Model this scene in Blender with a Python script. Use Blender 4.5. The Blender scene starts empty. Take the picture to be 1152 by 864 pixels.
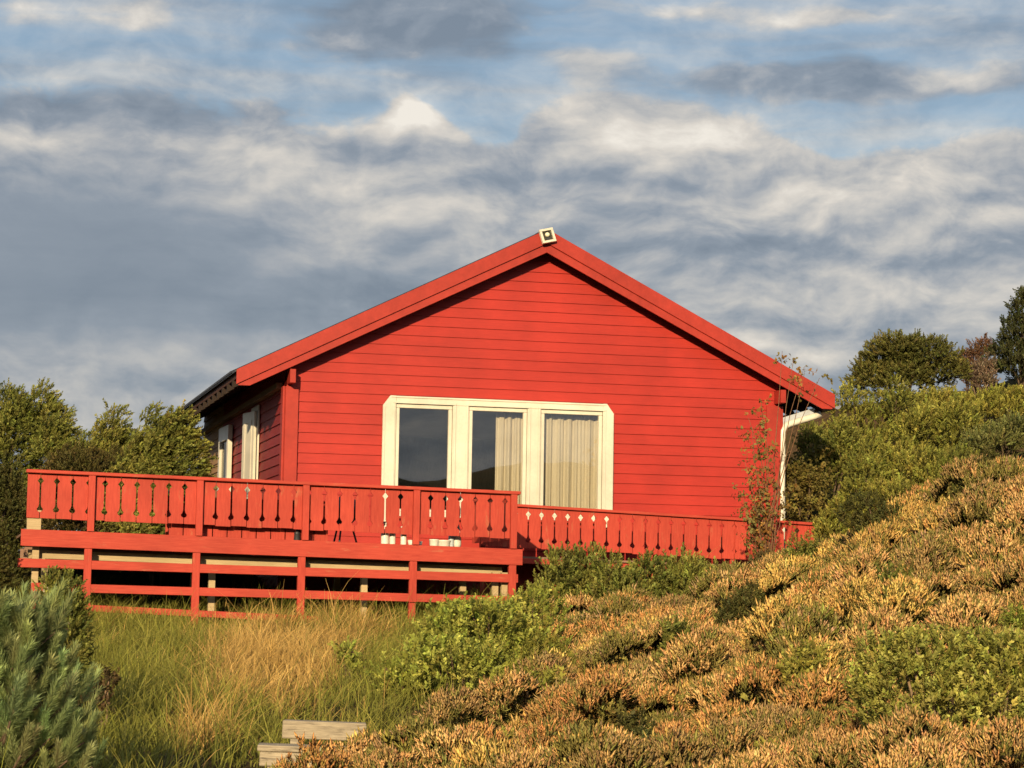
import bpy, math, random
import numpy as np
from mathutils import Matrix, Vector

rng = np.random.default_rng(11)
random.seed(5)
SC = bpy.context.scene
COL = SC.collection
R = math.radians

# ------------------------------------------------------------------ camera geometry (1152 x 864 picture)
F, PITCH, ROLL = 2650.4, .10011, .01669
CZ = 1.6
TH, HX, HY, HZ = .24741, -3.453, 35.92, 2.2117     # cabin frame: u along the gable, v into depth, w up

def ray(px, py):
    a, b = (px-576)/F, (py-432)/F
    c, s = math.cos(ROLL), math.sin(ROLL)
    X = a*c+b*s; Y = -a*s+b*c
    cp, sp = math.cos(PITCH), math.sin(PITCH)
    return np.array([X, cp+Y*sp, sp-Y*cp])
def at(px, py, D):
    r = ray(px, py); r = r/r[1]*D
    return np.array([r[0], r[1], r[2]+CZ])

cam = bpy.data.cameras.new('camera'); co = bpy.data.objects.new('camera', cam); COL.objects.link(co)
cam.sensor_width = 36; cam.lens = F/1152*36; cam.clip_start = .1; cam.clip_end = 20000
rx = Vector((math.cos(ROLL), -math.sin(ROLL)*math.sin(PITCH), math.sin(ROLL)*math.cos(PITCH)))
# image right axis = X*cos + up*sin (the horizon drops to the right)
up0 = Vector((0, -math.sin(PITCH), math.cos(PITCH))); fw = Vector((0, math.cos(PITCH), math.sin(PITCH)))
right = Vector((1, 0, 0))*math.cos(ROLL) + up0*math.sin(ROLL)
up = up0*math.cos(ROLL) - Vector((1, 0, 0))*math.sin(ROLL)
m = Matrix((right, up, -fw)).transposed().to_4x4(); m.translation = (0, 0, CZ)
co.matrix_world = m
SC.camera = co

# ------------------------------------------------------------------ object helpers
def tag(o, label=None, cat=None, group=None, kind=None):
    if label: o['label'] = label
    if cat: o['category'] = cat
    if group: o['group'] = group
    if kind: o['kind'] = kind
    return o
def empty(name, loc=(0, 0, 0), rz=0):
    o = bpy.data.objects.new(name, None); COL.objects.link(o)
    o.location = loc; o.rotation_euler = (0, 0, rz); o.empty_display_size = .2
    return o
class MB:
    def __init__(s): s.v = []; s.f = []
    def add(s, vs, fs):
        n = len(s.v); s.v += [tuple(map(float, p)) for p in vs]; s.f += [tuple(i+n for i in f) for f in fs]; return s
    def hexa(s, c):      # 8 corners: bottom 4, top 4
        return s.add(c, [(0, 3, 2, 1), (4, 5, 6, 7), (0, 1, 5, 4), (1, 2, 6, 5), (2, 3, 7, 6), (3, 0, 4, 7)])
    def box(s, x0, x1, y0, y1, z0, z1, dz=0.0):   # dz: how much the x1 end sinks
        return s.hexa([(x0, y0, z0), (x1, y0, z0-dz), (x1, y1, z0-dz), (x0, y1, z0),
                       (x0, y0, z1), (x1, y0, z1-dz), (x1, y1, z1-dz), (x0, y1, z1)])
    def prism(s, poly, y0, y1):    # polygon in (x,z), anticlockwise seen from -y
        n = len(poly)
        vs = [(x, y0, z) for x, z in poly]+[(x, y1, z) for x, z in poly]
        fs = [tuple(range(n)), tuple(range(2*n-1, n-1, -1))]
        fs += [(i, i+n, (i+1) % n+n, (i+1) % n) for i in range(n)]
        return s.add(vs, fs)
    def tube(s, pts, rad, n=8, cap=True):
        pts = [Vector(p) for p in pts]; k = len(pts)
        if not hasattr(rad, '__len__'): rad = [rad]*k
        vs = []; prev = None
        for i, p in enumerate(pts):
            d = (pts[min(i+1, k-1)]-pts[max(i-1, 0)]).normalized()
            a = Vector((0, 0, 1)) if abs(d.z) < .9 else Vector((1, 0, 0))
            if prev is not None: a = prev
            x = (a - d*a.dot(d)).normalized(); y = d.cross(x); prev = x
            for j in range(n):
                t = 2*math.pi*j/n; vs.append(p+(x*math.cos(t)+y*math.sin(t))*rad[i])
        fs = [(i*n+j, i*n+(j+1) % n, (i+1)*n+(j+1) % n, (i+1)*n+j) for i in range(k-1) for j in range(n)]
        if cap: fs += [tuple(range(n-1, -1, -1)), tuple((k-1)*n+j for j in range(n))]
        return s.add(vs, fs)
    def lathe(s, prof, c=(0, 0, 0), n=16):
        vs = []; k = len(prof)
        for r, z in prof:
            for j in range(n):
                t = 2*math.pi*j/n; vs.append((c[0]+r*math.cos(t), c[1]+r*math.sin(t), c[2]+z))
        fs = [(i*n+j, i*n+(j+1) % n, (i+1)*n+(j+1) % n, (i+1)*n+j) for i in range(k-1) for j in range(n)]
        fs += [tuple(range(n-1, -1, -1)), tuple((k-1)*n+j for j in range(n))]
        return s.add(vs, fs)
    def build(s, name, mat, parent=None, smooth=False, bevel=0, label=None):
        me = bpy.data.meshes.new(name); me.from_pydata(s.v, [], s.f); me.update()
        o = bpy.data.objects.new(name, me); COL.objects.link(o); me.materials.append(mat)
        if smooth:
            for p in me.polygons: p.use_smooth = True
        if bevel:
            b = o.modifiers.new('bevel', 'BEVEL'); b.width = bevel; b.segments = 1; b.limit_method = 'ANGLE'
        if parent: o.parent = parent
        if label: o['label'] = label
        return o

def mesh_np(name, V, Q, C, mat, parent=None):
    V = np.ascontiguousarray(V, np.float32); Q = np.ascontiguousarray(Q, np.int32)
    me = bpy.data.meshes.new(name)
    k = Q.shape[1]
    me.vertices.add(len(V)); me.vertices.foreach_set('co', V.ravel())
    me.loops.add(Q.size); me.loops.foreach_set('vertex_index', Q.ravel())
    me.polygons.add(len(Q)); me.polygons.foreach_set('loop_start', np.arange(0, Q.size, k, dtype=np.int32))
    me.update(calc_edges=True)
    if C is not None:
        at_ = me.color_attributes.new('tint', 'FLOAT_COLOR', 'POINT')
        c4 = np.ones((len(V), 4), np.float32); c4[:, :3] = C
        at_.data.foreach_set('color', c4.ravel())
    me.materials.append(mat)
    o = bpy.data.objects.new(name, me); COL.objects.link(o)
    if parent: o.parent = parent
    return o

# ------------------------------------------------------------------ materials
def newmat(name):
    mt = bpy.data.materials.new(name); mt.use_nodes = True
    nt = mt.node_tree; nt.nodes.clear()
    return mt, nt
def N(nt, typ, **kw):
    n = nt.nodes.new(typ)
    for k, v in kw.items():
        if k in n.inputs: n.inputs[k].default_value = v
        else: setattr(n, k, v)
    return n
def principled(nt, rough=.6, spec=.3):
    p = N(nt, 'ShaderNodeBsdfPrincipled'); p.inputs['Roughness'].default_value = rough
    p.inputs['Specular IOR Level'].default_value = spec
    o = N(nt, 'ShaderNodeOutputMaterial'); nt.links.new(p.outputs[0], o.inputs[0]); return p
def ramp(nt, fac, stops):
    r = N(nt, 'ShaderNodeValToRGB'); e = r.color_ramp.elements
    while len(e) < len(stops): e.new(.5)
    for el, (p, c) in zip(e, stops): el.position = p; el.color = (*c, 1)
    nt.links.new(fac, r.inputs[0]); return r.outputs[0]
def coords(nt, scale):
    tc = N(nt, 'ShaderNodeTexCoord'); mp = N(nt, 'ShaderNodeMapping'); mp.inputs['Scale'].default_value = scale
    nt.links.new(tc.outputs['Object'], mp.inputs[0]); return mp.outputs[0]
def noise(nt, vec, scale, detail=4, rough=.55):
    n = N(nt, 'ShaderNodeTexNoise'); n.inputs['Scale'].default_value = scale; n.inputs['Detail'].default_value = detail
    n.inputs['Roughness'].default_value = rough; nt.links.new(vec, n.inputs['Vector']); return n.outputs['Fac']
def bump(nt, p, h, strength=.3, dist=.01):
    b = N(nt, 'ShaderNodeBump'); b.inputs['Strength'].default_value = strength; b.inputs['Distance'].default_value = dist
    nt.links.new(h, b.inputs['Height']); nt.links.new(b.outputs[0], p.inputs['Normal'])
def mixc(nt, f, a, b, mode='MIX'):
    mx = N(nt, 'ShaderNodeMix'); mx.data_type = 'RGBA'; mx.blend_type = mode
    for sock, val in ((0, f), (6, a), (7, b)):
        if hasattr(val, 'is_linked') or hasattr(val, 'links'): nt.links.new(val, mx.inputs[sock])
        else: mx.inputs[sock].default_value = val if sock == 0 else (*val, 1)
    return mx.outputs[2]

def wood(name, cols, grain=(2, 2, 30), rough=.6, spec=.25, stain=None, bs=.25):
    """painted or bare boards: long grain streaks, blotches, and optional patches of wear"""
    mt, nt = newmat(name); p = principled(nt, rough, spec)
    g = noise(nt, coords(nt, grain), 3, 6, .65)
    b = noise(nt, coords(nt, (1, 1, 1)), 1.3, 4)
    c1 = ramp(nt, g, [(.3, cols[0]), (.7, cols[1])])
    c2 = ramp(nt, b, [(.35, (.86, .86, .86)), (.68, (1.1, 1.1, 1.1))])
    c = mixc(nt, 1.0, c1, c2, 'MULTIPLY')
    if stain:
        w = noise(nt, coords(nt, stain[1]), 2.2, 8, .7)
        f = N(nt, 'ShaderNodeMapRange'); f.inputs[1].default_value = stain[2]; f.inputs[2].default_value = stain[2]+.14
        nt.links.new(w, f.inputs[0]); c = mixc(nt, f.outputs[0], c, stain[0])
    nt.links.new(c, p.inputs['Base Color'])
    bump(nt, p, g, bs, .004)
    return mt
M = {}
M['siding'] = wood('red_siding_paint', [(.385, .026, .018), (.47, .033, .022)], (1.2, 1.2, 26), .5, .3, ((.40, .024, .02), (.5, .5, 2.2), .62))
M['side_siding'] = wood('red_siding_paint_shaded', [(.25, .020, .017), (.32, .026, .022)], (1.2, 1.2, 26), .55, .25)  # the gable's red darkened, side wall shade put into the colour
M['trim'] = wood('red_trim_paint', [(.35, .033, .022), (.44, .042, .028)], (3, 3, 3), .5, .3, ((.42, .05, .035), (1.5, 1.5, 1.5), .66))
M['deckred'] = wood('weathered_red_paint', [(.41, .046, .030), (.54, .074, .046)], (14, 14, 1.6), .6, .22, ((.46, .17, .09), (4, 4, 1.1), .60), .35)
M['railred'] = wood('weathered_red_rail_paint', [(.41, .046, .030), (.54, .078, .048)], (1.4, 8, 20), .6, .22, ((.46, .18, .10), (1.0, 4, 6), .59), .35)
M['white'] = wood('cream_white_paint', [(.68, .64, .53), (.75, .71, .60)], (8, 8, 8), .4, .35, ((.66, .60, .48), (2, 2, 2), .70), .1)
M['pale'] = wood('bare_pale_timber', [(.44, .33, .18), (.58, .45, .27)], (1.5, 12, 25), .7, .15, ((.35, .25, .14), (1, 3, 3), .62), .3)
M['grey'] = wood('grey_weathered_timber', [(.24, .20, .15), (.54, .46, .33)], (1.6, 16, 26), .8, .1, ((.13, .11, .085), (1.6, 7, 14), .53), .8)
M['greyfloor'] = wood('deck_floor_timber', [(.22, .13, .09), (.32, .2, .14)], (1, 20, 20), .75, .15)
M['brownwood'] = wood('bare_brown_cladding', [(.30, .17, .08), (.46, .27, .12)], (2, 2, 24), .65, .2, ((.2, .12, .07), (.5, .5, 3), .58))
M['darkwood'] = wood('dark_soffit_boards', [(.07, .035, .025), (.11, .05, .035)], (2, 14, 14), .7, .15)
M['rafterdark'] = wood('dark_rafter', [(.025, .018, .015), (.045, .03, .024)], (12, 2, 12), .7, .15)  # even near-black tone for the rafters
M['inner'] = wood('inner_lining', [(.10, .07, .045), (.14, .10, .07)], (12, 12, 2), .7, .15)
M['eave'] = wood('eave_beam_wood', [(.20, .13, .08), (.28, .19, .12)], (20, 1, 20), .7, .15)

def plain(name, col, rough=.5, spec=.4, metal=0.0, var=.12, sc=9):
    mt, nt = newmat(name); p = principled(nt, rough, spec); p.inputs['Metallic'].default_value = metal
    n = noise(nt, coords(nt, (1, 1, 1)), sc, 5)
    a = tuple(c*(1-var) for c in col); b = tuple(min(c*(1+var), 1) for c in col)
    nt.links.new(ramp(nt, n, [(.3, a), (.7, b)]), p.inputs['Base Color']); bump(nt, p, n, .08, .004)
    return mt
M['roof'] = plain('dark_roof_sheet', (.045, .046, .05), .45, .5, .2)
M['pipe'] = plain('white_pipe_enamel', (.80, .76, .64), .35, .5)
M['bluegrey'] = plain('blue_grey_coat', (.50, .54, .60), .5, .4)
M['blackhole'] = plain('dark_recess_tone', (.05, .045, .03), .5, .3)  # near-black: lamp inside, and shade painted into doorway and side window
M['bulb'] = plain('lamp_glass', (.85, .82, .6), .15, .6)
M['ceramic'] = plain('white_glazed', (.80, .76, .68), .3, .5)
M['bluish'] = plain('bluish_glazed', (.50, .56, .60), .25, .5)
M['darkplastic'] = plain('dark_plastic', (.04, .04, .045), .45, .4)
M['concrete'] = plain('pale_concrete', (.58, .50, .40), .85, .1, 0, .2, 14)
M['bark'] = plain('bark', (.13, .09, .06), .9, .1, 0, .35, 20)
M['deadtwig'] = plain('dead_twig', (.26, .18, .11), .9, .1, 0, .3, 20)
M['redbark'] = plain('reddish_bark', (.22, .12, .07), .85, .1, 0, .3, 20)

def fabric():
    mt, nt = newmat('cream_curtain_cloth'); p = principled(nt, .85, .1)
    n = noise(nt, coords(nt, (60, 60, 3)), 3, 3)
    nt.links.new(ramp(nt, n, [(.3, (.74, .66, .50)), (.7, (.86, .78, .62))]), p.inputs['Base Color'])
    return mt
M['curtain'] = fabric()
def glass():
    mt, nt = newmat('window_glass'); o = N(nt, 'ShaderNodeOutputMaterial')
    t = N(nt, 'ShaderNodeBsdfTransparent'); t.inputs[0].default_value = (.96, .96, .94, 1)
    g = N(nt, 'ShaderNodeBsdfGlossy'); g.inputs['Roughness'].default_value = .008
    w = noise(nt, coords(nt, (1, 1, 1)), .9, 2)
    b = N(nt, 'ShaderNodeBump'); b.inputs['Strength'].default_value = .03; b.inputs['Distance'].default_value = .02
    nt.links.new(w, b.inputs['Height']); nt.links.new(b.outputs[0], g.inputs['Normal'])
    mx = N(nt, 'ShaderNodeMixShader'); mx.inputs[0].default_value = .15; nt.links.new(t.outputs[0], mx.inputs[1])
    nt.links.new(g.outputs[0], mx.inputs[2]); nt.links.new(mx.outputs[0], o.inputs[0]); return mt
M['glass'] = glass()
def leafmat(name, rough=.55, spec=.25, trans=.2):
    mt, nt = newmat(name); o = N(nt, 'ShaderNodeOutputMaterial')
    a = N(nt, 'ShaderNodeAttribute'); a.attribute_name = 'tint'
    p = N(nt, 'ShaderNodeBsdfPrincipled'); p.inputs['Roughness'].default_value = rough; p.inputs['Specular IOR Level'].default_value = spec
    t = N(nt, 'ShaderNodeBsdfTranslucent'); mx = N(nt, 'ShaderNodeMixShader'); mx.inputs[0].default_value = trans
    nt.links.new(a.outputs[0], p.inputs['Base Color']); nt.links.new(a.outputs[0], t.inputs[0])
    nt.links.new(p.outputs[0], mx.inputs[1]); nt.links.new(t.outputs[0], mx.inputs[2]); nt.links.new(mx.outputs[0], o.inputs[0])
    return mt
M['leaf'] = leafmat('foliage', .55, .2, .32); M['heather'] = leafmat('heather_sprigs', .8, .1, .12); M['grass'] = leafmat('grass_blades', .6, .2, .25)
def groundmat():
    mt, nt = newmat('heath_soil'); p = principled(nt, .95, .05)
    v = coords(nt, (1, 1, 1)); a = noise(nt, v, .6, 6); b = noise(nt, v, 9, 8, .7)
    c1 = ramp(nt, a, [(.35, (.045, .05, .02)), (.5, (.08, .065, .03)), (.66, (.11, .07, .04))])
    c2 = ramp(nt, b, [(.3, (.5, .5, .5)), (.7, (1.4, 1.35, 1.2))])
    nt.links.new(mixc(nt, 1.0, c1, c2, 'MULTIPLY'), p.inputs['Base Color']); bump(nt, p, b, .8, .05); return mt
M['ground'] = groundmat()

# ------------------------------------------------------------------ terrain
def _cp():
    pts = []
    def P(px, py, D, drop=0.0):
        q = at(px, py, D); pts.append((q[0], q[1], q[2]-drop))
    # grass slope under and before the terrace
    for D in (4, 8, 12, 16, 20, 24, 28):
        for x in (-7, -4.5, -2.2): pts.append((x, D, .0425*D-.02))
    for D in (4, 8): pts.append((0.5, D, .04*D)); pts.append((4, D, .06*D)); pts.append((8, D, .1*D))
    for u, v, w in ((-4, -3.6, -.85), (-1.7, -3.6, -.85), (0, -3.6, -.8), (2.7, -3.6, -.62), (-3, 0, -.5), (0, -1, -.5), (3, -1, -.4), (5, -1.2, -.28),
                    (7, -1.2, -.05), (8.5, -1, .25), (0, 6, -.3), (4, 6, -.3), (8.6, 5, .6), (-4, 6, -.4), (4, 11, -.2), (-5, 11, -.2), (9, 10, 1.3), (-4, 3, .2), (-2, 3.5, .2), (-6, 3, .2), (-8, 3, .3), (-3, 8, .5), (-6, 8, .6), (-10, 6, .7), (-1.5, 6, .3), (-9, 0, -.3), (-6.5, 0, -.2)):
        c, s = math.cos(TH), math.sin(TH); pts.append((HX+u*c-v*s, HY+u*s+v*c, HZ+w))
    # heather slope
    d = .30
    for a in ((420, 864, 15.5), (560, 864, 14), (700, 864, 13.2), (860, 864, 12.4), (1000, 864, 11.6), (1152, 864, 11), (1300, 864, 10.4),
              (470, 800, 18), (560, 790, 18.5), (700, 790, 17), (850, 790, 15.5), (1000, 760, 15), (1152, 740, 14), (1300, 720, 13.5),
              (600, 752, 22), (700, 738, 21.5), (850, 722, 20), (1000, 690, 19), (1152, 655, 18.5), (1300, 620, 18),
              (650, 726, 25.5), (760, 700, 26), (860, 660, 26.5), (950, 606, 26.5), (1060, 570, 26), (1152, 546, 25), (1300, 505, 24)):
        P(*a, drop=d)
    for a in ((700, 690, 30), (800, 668, 31), (880, 612, 32), (960, 585, 33), (1060, 550, 33), (1160, 520, 32),
              (930, 560, 37), (1010, 530, 38), (1100, 500, 39), (1180, 470, 39), (1000, 480, 46), (1090, 450, 47), (1180, 420, 47), (1030, 440, 53), (1100, 420, 55), (1170, 405, 56), (1300, 400, 50)):
        P(*a, drop=.45)
    for x, y, z in ((-12, 34, 1.6), (-14, 45, 2.2), (-9, 44, 2.2), (-20, 40, 2), (-20, 20, .8), (-12, 12, .4), (-12, 24, 1.0), (0, 60, 2), (14, 70, 6), (20, 60, 7), (-12, 62, 2), (0, 0, 0), (-8, 0, 0), (8, 0, .5), (16, 12, 2.5), (16, 30, 6), (24, 44, 8)):
        pts.append((x, y, z))
    return np.array(pts)
CP = _cp()
def ground_z(x, y):
    x = np.asarray(x, float); y = np.asarray(y, float); sh = x.shape
    x = x.ravel(); y = y.ravel(); out = np.zeros_like(x)
    for i in range(0, len(x), 20000):
        dx = x[i:i+20000, None]-CP[None, :, 0]; dy = y[i:i+20000, None]-CP[None, :, 1]
        d2 = dx*dx+dy*dy
        w = 1/(d2+.35)**2.2
        out[i:i+20000] = (w*CP[None, :, 2]).sum(1)/w.sum(1)
    # far away: fall off to rolling low land; an unseen ridge added behind the camera for dark pane reflections
    r = np.hypot(x, y-30); f = np.clip((r-45)/60, 0, 1); f = f*f*(3-2*f)
    far = -6 + 3*np.sin(x*.011+1)*np.cos(y*.009) - np.clip((r-300)/1500, 0, 1)*14
    ridge = 27*np.exp(-((y+150-.2*x)/42)**2)*(1+.22*np.sin(x*.05)+.1*np.sin(x*.13+1))
    far = far+ridge
    out = out*(1-f)+far*f
    out += .05*np.sin(x*2.1+y*.7)*np.sin(y*1.7-x*.4)*(1-f)
    return out.reshape(sh)
def axis(lo, hi, step, far):
    a = list(np.arange(lo, hi+1e-6, step)); s = step
    while a[-1] < far: s *= 1.22; a.append(a[-1]+s)
    s = step; b = []
    cur = lo
    while cur > -far: s *= 1.22; cur -= s; b.append(cur)
    return np.array(b[::-1]+a)
gx = axis(-16, 20, .4, 4000); gy = axis(4, 62, .4, 4000)
GX, GY = np.meshgrid(gx, gy); GZ = ground_z(GX, GY)
nx, ny = len(gx), len(gy)
idx = np.arange(nx*ny).reshape(ny, nx)
Q = np.stack([idx[:-1, :-1], idx[:-1, 1:], idx[1:, 1:], idx[1:, :-1]], -1).reshape(-1, 4)
g = mesh_np('ground', np.c_[GX.ravel(), GY.ravel(), GZ.ravel()], Q, None, M['ground'])
g.data.polygons.foreach_set('use_smooth', [True]*len(g.data.polygons))
tag(g, 'brown heath soil sloping up to the cabin', None, None, 'structure')

# ------------------------------------------------------------------ the cabin
cabin = empty('cabin', (HX, HY, HZ), TH)
tag(cabin, 'red clapboard cabin with a wide gable and cream window frames', 'cabin')
W, TP, APEX, EAVE, OV, LEN = 8.0, .50051, 5.506, .822, .365, 10.4
MID = W/2
PITCHB = .157
def siding(mb, s0f, s1f, w0, w1, place, openings=()):
    """lapped boards: s0f/s1f give the ends at a height; place(s, w, out) -> local point"""
    w = w0
    while w < w1-1e-6:
        wt = min(w+PITCHB, w1)
        cuts = sorted({w, wt, *[c for o in openings for c in (o[2], o[3]) if w < c < wt]})
        for a, b in zip(cuts[:-1], cuts[1:]):
            spans = [(s0f(a), s1f(a), s0f(b), s1f(b))]
            for o in openings:
                if o[2] < (a+b)/2 < o[3]:
                    nsp = []
                    for (p, q, pp, qq) in spans:
                        nsp += [(p, o[0], pp, o[0]), (o[1], q, o[1], qq)] if p < o[0] and q > o[1] else [(p, q, pp, qq)]
                    spans = nsp
            jb = .004*math.sin(w*37.7+1.3); oa = .026+jb-.019*(a-w)/PITCHB; ob = .026+jb-.019*(b-w)/PITCHB
            for p, q, pp, qq in spans:
                mb.add([place(p, a, oa), place(q, a, oa), place(qq, b, ob), place(pp, b, ob), place(p, a, -.02), place(q, a, -.02)],
                       [(0, 1, 2, 3), (4, 5, 1, 0)])
        w = wt
    return mb
AW = 5.30
hl = lambda w: MID-min(MID, max(.02, (AW-w)/TP)); hr = lambda w: MID+min(MID, max(.02, (AW-w)/TP))
front = siding(MB(), hl, hr, -.62, AW-.02, lambda s, w, o: (s, -o, w), [(1.64, 5.09, 1.0, 2.76)])
front.build('gable_wall', M['siding'], cabin)
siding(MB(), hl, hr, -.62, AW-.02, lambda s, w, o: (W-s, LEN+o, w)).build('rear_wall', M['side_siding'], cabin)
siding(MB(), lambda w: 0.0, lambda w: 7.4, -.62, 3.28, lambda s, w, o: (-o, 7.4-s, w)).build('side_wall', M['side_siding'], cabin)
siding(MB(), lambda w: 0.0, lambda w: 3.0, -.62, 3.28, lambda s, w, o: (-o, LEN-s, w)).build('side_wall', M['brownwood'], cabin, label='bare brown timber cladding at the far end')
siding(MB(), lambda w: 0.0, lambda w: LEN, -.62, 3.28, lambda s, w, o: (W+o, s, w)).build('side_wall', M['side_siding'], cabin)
# inside: floor, lining, so the panes look into a dim room
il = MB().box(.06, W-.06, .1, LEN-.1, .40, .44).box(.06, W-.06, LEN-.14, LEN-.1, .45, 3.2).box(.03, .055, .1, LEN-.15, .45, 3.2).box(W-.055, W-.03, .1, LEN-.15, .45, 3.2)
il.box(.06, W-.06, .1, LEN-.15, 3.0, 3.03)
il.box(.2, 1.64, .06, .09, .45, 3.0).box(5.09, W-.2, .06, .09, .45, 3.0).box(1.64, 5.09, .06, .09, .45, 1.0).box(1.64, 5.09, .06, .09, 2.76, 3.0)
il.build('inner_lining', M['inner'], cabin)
# roof: sheet on top, boarded soffit below
def slope_slab(mb, top, th, v0, v1, e, waves=0):
    for sg in (-1, 1):
        a = (MID, top); b = (MID+sg*(MID+e), top-(MID+e)*TP)
        vs = []
        for v in (v0, v1): vs += [(a[0], v, a[1]), (b[0], v, b[1]), (b[0], v, b[1]-th), (a[0], v, a[1]-th)]
        f = [(0, 1, 2, 3), (7, 6, 5, 4), (0, 4, 5, 1), (1, 5, 6, 2), (2, 6, 7, 3)]
        if sg > 0: f = [tuple(reversed(q)) for q in f]
        mb.add(vs, f)
    return mb
roof = slope_slab(MB(), APEX+.002, .03, -.36, LEN+.45, EAVE+.02).build('roof', M['roof'], cabin)
rt = MB()                               # raised tile laps, their ends make the stepped edge along the eaves
for sg in (-1, 1):
    for k in range(56):
        v = .05+k*.19
        a = (MID+sg*.1, APEX+.003-.1*TP); b = (MID+sg*(MID+EAVE+.05), APEX+.003-(MID+EAVE+.05)*TP)
        pts = [(a[0], v, a[1]), (b[0], v, b[1]), (b[0], v+.05, b[1]+.03), (a[0], v+.05, a[1]+.03), (b[0], v+.1, b[1]), (a[0], v+.1, a[1])]
        rt.add(pts, [(0, 1, 2, 3), (3, 2, 4, 5), (1, 4, 2)])
rt.build('roof_tile_rib', M['roof'], roof)
MB().box(MID-.06, MID+.06, -.36, LEN+.44, APEX-.01, APEX+.008).build('ridge_cap', M['roof'], roof)
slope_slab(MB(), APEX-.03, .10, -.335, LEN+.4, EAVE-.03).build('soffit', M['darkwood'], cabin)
# barge boards
def bargeset(sg):
    X = lambda u: u if sg < 0 else W-u
    def poly(ps):
        ps = [(X(u), w) for u, w in ps]
        return ps if sg < 0 else ps[::-1]
    e = -EAVE
    upper = poly([(e, APEX-(MID+EAVE)*TP-.225), (MID, 5.281), (MID, APEX), (e, APEX-(MID+EAVE)*TP)])
    lower = poly([(e+.03, 2.856), (-.615, 2.856), (MID, 5.140), (MID, 5.279), (e+.03, 2.885)])
    MB().prism(upper, -.395, -.366).build('barge_board', M['trim'], cabin, bevel=.004)
    MB().prism(lower, -.364, -.338).build('barge_board', M['trim'], cabin, bevel=.004)
for sg in (-1, 1): bargeset(sg)
for u in (.045, 7.965):
    MB().box(u-.045, u+.045, -.333, 0, 2.93, 3.14).build('purlin_end', M['trim'], cabin, bevel=.004)
for u0, u1, su in ((-.02, .18, -1), (7.78, 8.02, 1)):
    cb = MB().box(u0, u1, -.072, -.046, -.6, 2.90)
    cb.box(-.062, -.032, -.061, .14, -.6, 2.90) if su < 0 else cb.box(8.032, 8.062, -.061, .14, -.6, 2.90)
    cb.box(-.03, -.021, -.061, -.034, -.6, 2.9) if su < 0 else cb.box(8.021, 8.031, -.061, -.034, -.6, 2.9)
    cb.build('corner_board', M['trim'], cabin, bevel=.003)
MB().box(-.13, -.034, .16, LEN, 2.88, 2.97).build('eave_beam', M['eave'], cabin)
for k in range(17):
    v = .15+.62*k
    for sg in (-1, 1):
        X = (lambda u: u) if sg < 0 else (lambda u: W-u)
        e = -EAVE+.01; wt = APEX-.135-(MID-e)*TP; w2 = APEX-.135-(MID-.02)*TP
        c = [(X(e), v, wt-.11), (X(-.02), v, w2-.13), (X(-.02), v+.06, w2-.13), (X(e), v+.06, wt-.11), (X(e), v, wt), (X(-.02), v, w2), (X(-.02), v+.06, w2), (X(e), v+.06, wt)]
        MB().hexa(c).build('rafter', M['rafterdark'], cabin)
# gutters and pipes
for X, nm in ((W+EAVE+.08, 1),):
    gp = []
    mb = MB(); n = 8
    for v in (-.30, LEN+.4):
        for j in range(n+1):
            t = math.pi+math.pi*j/n; gp.append((X+.065*math.cos(t), v, 2.93+.065*math.sin(t)))
    mb.add(gp, [(j, j+1, n+2+j, n+1+j) for j in range(n)]); mb.build('gutter', M['bluegrey'], cabin, smooth=True)
pp = [(8.72, -.02, 2.80), (8.60, -.02, 2.755), (8.36, -.03, 2.68), (8.17, -.03, 2.615), (8.10, -.03, 2.575), (8.066, -.03, 2.50), (8.06, -.03, 2.40), (8.06, -.03, 1.6), (8.065, -.03, .9), (8.065, -.03, .25)]
dp = MB().tube(pp, .052, 12).build('downpipe', M['pipe'], cabin, smooth=True)
for w in (2.1, 1.2): MB().lathe([(.058, -.02), (.062, -.018), (.062, .018), (.058, .02)], (8.06, -.03, w), 12).build('pipe_bracket', M['pipe'], dp)
MB().hexa([(8.07, .0, 2.60), (8.62, .0, 2.80), (8.62, .05, 2.80), (8.07, .05, 2.60), (8.07, .0, 2.72), (8.62, .0, 2.90), (8.62, .05, 2.90), (8.07, .05, 2.72)]).build('eave_strip', M['bluegrey'], cabin)  # blue-grey strip above the slanting pipe
pl = [(-.62, 9.6, 2.95), (-.45, 9.6, 2.97), (-.28, 9.6, 2.90), (-.2, 9.6, 2.7), (-.13, 9.6, 2.3), (-.1, 9.6, 1.5), (-.1, 9.6, .3)]
MB().tube(pl, .06, 10).build('downpipe', M['pipe'], cabin, smooth=True)
# flood light under the ridge
fl = empty('flood_light', (3.98, -.45, 5.39)); fl.parent = cabin; fl.rotation_euler = (R(-12), R(-14), R(6))
MB().box(-.03, .03, .0, .06, -.12, .02).build('lamp_bracket', M['darkplastic'], fl)
a, b = .115, .078
fr = MB()
for x0, x1, z0, z1 in ((-a, a, b, a), (-a, a, -a, -b), (-a, -b, -b, b), (b, a, -b, b)): fr.box(x0, x1, -.03, .03, z0, z1)
fr.build('lamp_frame', M['white'], fl, bevel=.004)
MB().box(-b, b, .012, .03, -b, b).build('reflector', M['blackhole'], fl)
MB().lathe([(.012, -.03), (.034, -.015), (.04, .01), (.026, .036), (.008, .042)], (0, -.01, .01), 12).build('bulb', M['bulb'], fl, smooth=True)
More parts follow.
